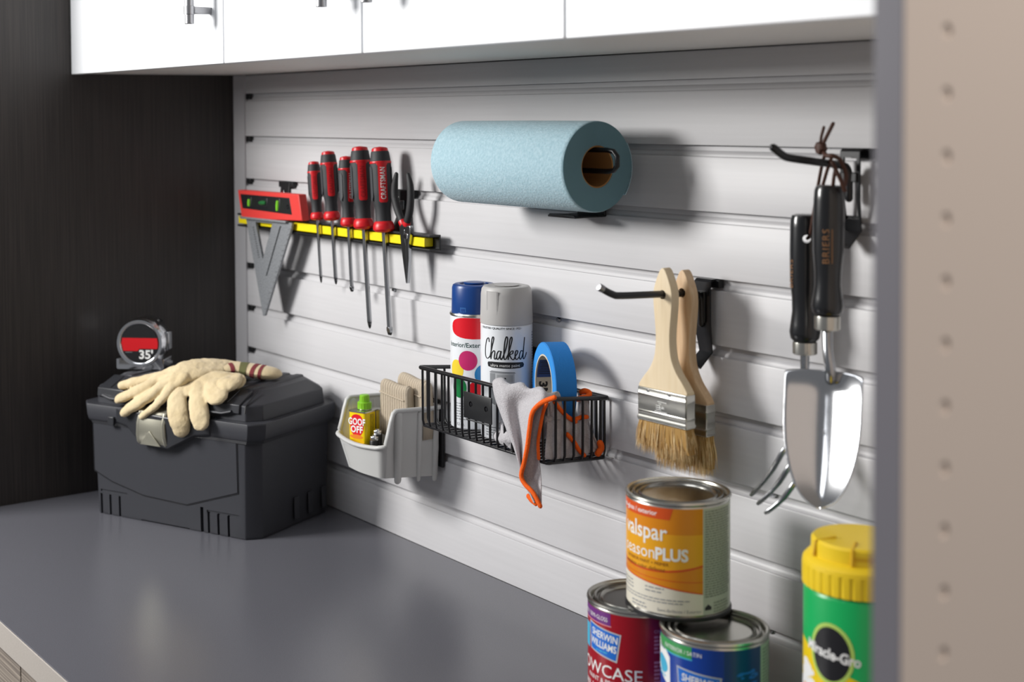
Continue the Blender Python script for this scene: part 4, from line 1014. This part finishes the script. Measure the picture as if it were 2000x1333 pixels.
zb_ = at(1608, 515, 1, -73)[2]
pr.raw(m_gold, V2+np.array([0, zb_]), Fc, 1, 'lettering'); pr.rect(m_gold, 3.6, 4.8, zb_, zb_+34, 1, 'lettering'); pr.done(tw)
pr = Print(lambda u, v, l: tuple(bc_*np.array([1, 1, 0])+np.array([0, 0, bc_[2]-.52*bl+v])+eX*u-eN*(3.0)+(bt-bc_)*np.array([1, 1, 0])*.5))
V, Fc = glyphs('STAINLESS STEEL', 2.6, 1.0, .01); V2 = np.stack([-(V[:, 1]), V[:, 0]-18], 1); pr.raw(m_pgry, V2, Fc, 2, 'stamp'); pr.done(tw)

ft, fb = at(1572, 418, 1, -26), at(1572, 668, 1, -26)
fk = thing('hand_fork', 'three-tined hand fork with black handle hanging behind the trowel', 'hand fork', tuple(ft), 0)
hd2, d2, L3 = handled(fk, ft, fb, 15.5, 0)
hcen = at(1577, 467, 1, -34)
vd = nrm(CAM_C-hcen)*np.array([1, 1, .4]); vd = nrm(vd)
cut(hd2, [MB().lathe([(4.2, -40), (4.2, 40)], hcen+np.array([-1, 0, 0]), vd, 20).build('h', m_tool, fk, True)])
pr = Print(on_cyl(ft[0], ft[1], 15.6, math.radians(-110), 0), 2); z_ = at(1556, 560, 1, -30)[2]
V, Fc = glyphs('BRIERS', 6.5, 1.0, .0, spacing=1.15); pr.raw(m_gold, np.stack([-(V[:, 1]-3), V[:, 0]*1.0+z_], 1), Fc, 1, 'lettering'); pr.done(fk)
MB().lathe([(12.4, 0), (12.6, 1), (12.6, 12), (11.5, 13), (0, 13)], fb, d2, 30).build('collar', m_tin, fk, True)
MB().tube([fb+d2*12, fb+d2*40, fb+d2*75, fb+d2*90], [4.8, 4.6, 4.6, 5], 12).build('shank', m_steel, fk, True, ang=60)
hub = fb+d2*88
tips = [at(1466, 969, 1, -62), at(1479, 986, 1, -70), at(1494, 1004, 1, -78)]
mids = [at(1538, 872, 1, -52), at(1548, 905, 1, -58), at(1556, 940, 1, -64)]
for k_, (a, b) in enumerate(zip(mids, tips)):
    s1 = hub+np.array([(k_-1)*16, -(k_-1)*8, -14]); 
    MB().tube(spline([hub, s1, s1*.5+a*.5+np.array([3, 8, -4]), a, (a+b)/2+np.array([1, 0, -3]), b], 5), [4.6]*6+[3.6]*6+[3.0]*8+[2.4]*5+[1.6], 10, flat=.7, up=(.7, -.6, 0)).build('tine', m_steel, fk, True, ang=60)
# leather cords
kn = at(1608, 296, 1, -62)
lc = MB()
def cord(par, pts, r=2.0): MB().tube(spline(pts, 5), r, 8, round_=True).build('leather_cord', m_leather, par, True, ang=70)
cord(tw, [at(1627, 242, 1, -60), at(1617, 262, 1, -61), at(1606, 284, 1, -62)], 2.0)
cord(tw, [at(1609, 249, 1, -60), at(1604, 268, 1, -61), at(1602, 284, 1, -62)], 1.6)
kb = MB().lathe([(0, -7), (4.5, -5), (6.2, 0), (5, 5), (0, 7.5)], kn+np.array([-3, 0, 3]), (.2, 0, 1), 16, mod=lambda a, h: 1+.12*math.sin(3*a+h)).build('knot', m_leather, tw, True)
cord(tw, [kn, at(1614, 304, 1, -68), at(1628, 305, 1, -68), at(1642, 314, 1, -58), at(1652, 340, 1, -52), at(1650, 362, 1, -52)], 2.2)
cord(tw, [at(1626, 318, 1, -66), at(1634, 335, 1, -66), at(1645, 358, 1, -62), at(1650, 372, 1, -58)], 2.1)
cord(tw, [at(1632, 330, 1, -60), at(1629, 345, 1, -60), at(1627, 362, 1, -58)], 1.9)
cord(fk, [at(1612, 300, 1, -52), at(1606, 320, 1, -46), at(1598, 362, 1, -42), at(1590, 410, 1, -38), at(1583, 455, 1, -33), at(1577, 466, 1, -30)], 1.8)
cord(fk, [at(1625, 306, 1, -50), at(1618, 325, 1, -46), at(1606, 366, 1, -40), at(1590, 425, 1, -30), at(1580, 464, 1, -24)], 1.8)

# ------------------------------------------------------------------ paint cans
CR = 55.3
def paintcan(label, x, y, z, lidm):
    t = thing('paint_can', label, 'paint can', (x, y, z), 0, 'quart paint cans at the end of the worktop')
    MB().lathe([(0, 2), (CR-4, 2), (CR-2.5, 0.2), (CR-.5, .4), (CR-.2, 2.4), (CR-1.6, 4.2), (CR-1.2, 6), (CR-1.2, 117), (CR-2, 118.5), (CR-.6, 119.3), (CR+.2, 121), (CR-.4, 123), (CR-2, 123.6), (CR-4, 122.4), (CR-6, 118), (CR-9, 117), (0, 117)], n=72).build('can', m_tin, t, ang=32)
    MB().lathe([(CR-7.2, 118), (CR-7.6, 121.4), (CR-8.8, 122.4), (CR-10.4, 121.4), (CR-11, 118.6), (CR-13, 118.0), (CR-14, 120.6), (CR-15.4, 121.4), (CR-17, 120.2), (CR-18, 118.4), (0, 118.2)], n=72).build('lid', lidm, t, ang=40)
    MB().lathe([(CR-2.2, .3), (CR+.3, .2), (CR+.4, 3.0), (CR-1, 4.2)], n=72, closed=True).build('base_seam', m_black, t)
    return t, facing(x, y)
# positions
rx, ry, bx_, by_, ox, oy = 1190.5, -135.5, 1302.5, -135.3, 1239.0, -123.5
LR = CR-1.1
t, f = paintcan('red paint can standing at the foot of the stack, beside the open worktop', rx, ry, 0.2, m_lidm)
p = Print(on_cyl(0, 0, LR, f), 2.5)
p.rect(m_redl, -170, 175, 6.5, 116.5, 0, 'label'); deg = lambda a: math.radians(a)*LR
p.rect(m_purple, deg(-120), deg(-32), 103, 116.3, 1, 'label_band').rect(m_pink, deg(-120), deg(-31), 101.8, 103, 1, 'label_band').text(m_pwht, 'INTERIOR / SEMI-GLOSS', deg(-36), 106.5, 4.6, 'r', 2, sx=.9)
def badge(p, u, v):
    p.poly(m_pgry2, [(u-24, v+17), (u+24, v+12), (u+19, v-19), (u-21, v-13)], 1, 'badge').poly(m_swb, [(u-22.5, v+15.4), (u+22, v+10.8), (u+17.6, v-17), (u-19.6, v-11.8)], 2, 'badge')
    p.text(m_pwht, 'SHERWIN', u+1, v+2.5, 7.6, 'c', 3, bold=.02, sx=.82, rot=-.08).text(m_pwht, 'WILLIAMS', u-1, v-7.6, 7.6, 'c', 3, bold=.02, sx=.82, rot=-.08).fine(m_cyan, u-10, u+12, v-10.5, v-12, 3, 1.2, 3)
badge(p, deg(-44), 84)
p.rect(m_cyan, deg(-100), deg(-70), 70, 96, 1, 'badge')
p.text(m_pwht, 'SHOWCASE', deg(5), 47, 13.5, 'r', 1, sx=1.1, bold=.004).text(m_pwht, 'PAINT & PRIMER', deg(-14), 39, 5.2, 'r', 1, sx=1.05)
p.text(m_pwht, 'STAYS CLEAN, LONGER.', deg(-18), 28, 7.4, 'r', 1, bold=.015).text(m_pwht, 'STAIN RESISTANCE.', deg(-8), 19.5, 6.4, 'r', 1, bold=.015).text(m_pwht, 'COVERAGE', deg(-22), 9, 7, 'r', 1, bold=.015)
p.text(m_pink, 'ONE COAT COVERAGE', deg(18), 100, 3.6, 'l', 1, bold=.02).fine(m_pink, deg(18), deg(62), 97, 78, 4.0, 2.4, 1).fine(m_pink, deg(18), deg(66), 70, 46, 4.2, 2.6, 1).rect(m_pink, deg(18), deg(75), 42, 42.6, 1).fine(m_pink, deg(18), deg(62), 39, 10, 4.4, 2.4, 1)
p.done(t, False)
t, f = paintcan('dark blue paint can standing at the foot of the stack, beside the fertiliser', bx_, by_, 0.2, m_lidm)
p = Print(on_cyl(0, 0, LR, f), 2.5)
p.rect(m_bluel, -170, deg(10), 6.5, 116.5, 0, 'label').rect(m_bluel2, deg(10), deg(56), 6.5, 116.5, 0, 'label').rect(m_sage, deg(56), 172, 6.5, 116.5, 0, 'label')
p.rect(m_lgreen, deg(-80), deg(-24), 104, 116.3, 1, 'label_band').rect(m_cyan, deg(-80), deg(-23.5), 102.8, 104, 1, 'label_band').text(m_pwht, 'EXTERIOR / SATIN', deg(-38), 107.5, 4.2, 'c', 2)
badge(p, deg(-30)+12, 77)
p.poly(m_pwht, [(deg(-88), 112), (deg(-62), 104), (deg(-54), 98), (deg(-53), 66), (deg(-60), 70), (deg(-88), 82)], 1, 'badge').ell(m_cyan, deg(-70), 88, 12, 8, 2, 'badge', rot=-.3).fine(m_cyan, deg(-80), deg(-60), 80, 74, 3, 1.6, 2)
p.text(m_pwht, 'WEATHERPROOF', deg(-16), 38, 9, 'r', 1, sx=.9)
for j in range(16): p.ell(m_swb, deg(22)+random.random()*26, 74+random.random()*14+j*.9, 2+random.random()*3.5, 1.2, 1, 'splash', 8)
p.fine(m_cyan, deg(12), deg(40), 30, 12, 6, 1.6, 1).fine(m_sagetxt, deg(60), deg(100), 112, 10, 3.4, 1.4, 1)
p.done(t, False)
t, f = paintcan('orange and cream paint can on top of the other two paint cans', ox, oy, 124.3, m_lidm)
p = Print(on_cyl(0, 0, LR, f), 2.5)
D28 = deg(28)
p.rect(m_cream, -172, D28, 6.5, 117, 0, 'label').rect(m_sage, D28, 172, 6.5, 117, 0, 'label')
N = 24; us = np.linspace(deg(-140), D28-.3, N)
g = lambda u: 41-13*max(0, (u-deg(-90))/(D28-deg(-90)))**1.6
p.poly(m_orl, [(u, g(u)) for u in us]+[(us[-1], 117), (us[0], 117)], 1, 'label_field')
p.poly(m_orl3, [(u, g(u)-.3) for u in us]+[(u, g(u)+1.1) for u in us[::-1]], 2, 'label_curve')
h1 = lambda u: 49+6.5*((u-deg(-40))/60)**2
p.poly(m_orl2, [(u, h1(u)+2) for u in us]+[(us[-1], 90), (us[0], 90)], 1.5, 'label_field')
p.poly(m_orl, [(us[0], 117), (us[-1], 117), (us[-1], 88), (us[0], 76)], 2, 'label_field') if 0 else None
p.poly(m_orl3, [(u, h1(u)) for u in us]+[(u, h1(u)+2.2) for u in us[::-1]], 2, 'label_curve')
p.poly(m_orl3, [(u, 46.5-.04*(u-us[0])) for u in us]+[(u, 47.3-.04*(u-us[0])) for u in us[::-1]], 2, 'label_curve')
p.poly(m_orl3, [(deg(-140), 117), (deg(-5), 117), (deg(-9), 105), (deg(-140), 105)], 2.2, 'label_band')
p.text(m_pwht, 'semi-gloss / exterior', deg(-23), 108.3, 5.2, 'r', 3, bold=.01)
p.text(m_pwht, 'valspar', deg(-11.5), 83, 17.5, 'r', 3, sx=.86, bold=.012)
p.text(m_pwht, 'season', deg(-27)+1, 63, 13.5, 'r', 3, sx=.95, bold=.0).text(m_pwht, 'PLUS', deg(-26)+1, 63, 12.5, 'l', 3, sx=.92, bold=.035)
p.text(mat('print_brown', '#8a4a12', .4), 'EXTERIOR PAINT + PRIMER', deg(-10), 56.8, 3.4, 'r', 3).text(mat('print_brown', '#8a4a12', .4), 'complete color defense', deg(-14), 50.5, 4.4, 'r', 3, shear=.2)
p.fine(m_pgry, deg(-88), deg(-50), 34, 24, 3.6, 1.2, 2).fine(m_pgry, deg(-38), deg(-14), 33, 26, 3.8, 1.2, 2).fine(m_pgry, deg(-88), deg(20), 22, 17, 3, 1.0, 2).fine(m_pgry, deg(-60), deg(-34), 14, 9, 3.4, 1.4, 2)
p.text(m_pgry, 'Semi-Brillante / Exterior', deg(26), 9, 3.4, 'r', 2)
p.fine(m_sagetxt, D28+2, deg(74), 114, 24, 2.6, 1.2, 2, gap=.15)
p.poly(m_pblk, [(D28+2, 11), (D28+10, 11), (D28+10, 14), (D28+6, 17), (D28+2, 14)], 2, 'emblem').fine(m_sagetxt, D28+13, deg(70), 18, 8, 3, 1, 2)
p.done(t, False)

# ------------------------------------------------------------------ plant food shaker bottle
mx, my = at(1679, 1110, 1, -125)[0], -125.0
mg = thing('fertilizer_shaker', 'green plant food bottle with ribbed yellow screw cap', 'bottle', (mx, my, 0.2)); mg.scale = (1, 1, 1.005)
MR = 50.0
MB().lathe([(0, 0), (MR-4, 0), (MR, 4), (MR, 205), (MR-2, 209), (MR-6, 212), (MR-8, 216), (0, 216)], n=64).build('bottle', m_mgreen, mg, ang=30)
rib_ = lambda a, h: 1-.022*(math.cos(34*a) > .2)*(1 if h < 229 else 0)
MB().lathe([(MR-1, 209), (MR+1.2, 210), (MR+1.4, 228), (MR+1.2, 229.5), (MR+.6, 233), (MR-3, 237), (MR-6.5, 238.5), (MR-6.8, 251), (MR-9, 253.5), (0, 254)], n=136, mod=rib_).build('cap', m_mcap, mg, ang=25)
f = facing(mx, my)
for a in (-62, -8):
    c_, s_ = math.cos(f+math.radians(a)), math.sin(f+math.radians(a))
    MB().tube([((MR-4.5)*c_, (MR-4.5)*s_, 239), ((MR-6.6)*c_, (MR-6.6)*s_, 252), ((MR-26)*c_, (MR-26)*s_, 254.2)], 1.6, 8).build('cap_seam', mat('cap_yellow_dark', '#dcae0e', .45), mg)
p = Print(on_cyl(0, 0, MR-6.6, f+.1, 0, .25), 2); p.rect(mat('cap_yellow_dark', '#dcae0e', .45), -12, 4, 243, 246.5, 1, 'cap_arrow').poly(mat('cap_yellow_dark', '#dcae0e', .45), [(4, 241), (10, 244.7), (4, 248.5)], 1, 'cap_arrow').done(mg, False)
p = Print(on_cyl(0, 0, MR, f), 2.5); dg_ = lambda a: math.radians(a)*MR
p.poly(m_myel, [(dg_(-85), 161), (dg_(-70), 159), (dg_(-30), 147), (dg_(10), 133), (dg_(35), 127), (dg_(42), 20), (dg_(-85), 20)], 1, 'label_field')
p.ell(m_pglow, dg_(-30), 157, 22.5, 28, 2, 'emblem').ell(m_pblk, dg_(-30), 157, 19, 24.5, 3, 'emblem').text(m_pwht, 'Miracle-Gro', dg_(-30), 152.5, 9.5, 'c', 4, sx=.85, bold=.03, rot=-.1)
for j in range(26): p.ell(m_pwht, dg_(-66)+random.gauss(0, 7), 116+random.gauss(0, 13), 3+random.random()*4, 3+random.random()*4, 2+.1*(j % 4), 'granules', 9)
for j in range(5): p.ell(mat('print_orange', '#e8872a', .4), dg_(-66)+random.gauss(0, 8), 106+random.gauss(0, 8), 2.2, 2.6, 3, 'granules', 9)
p.done(mg, False)
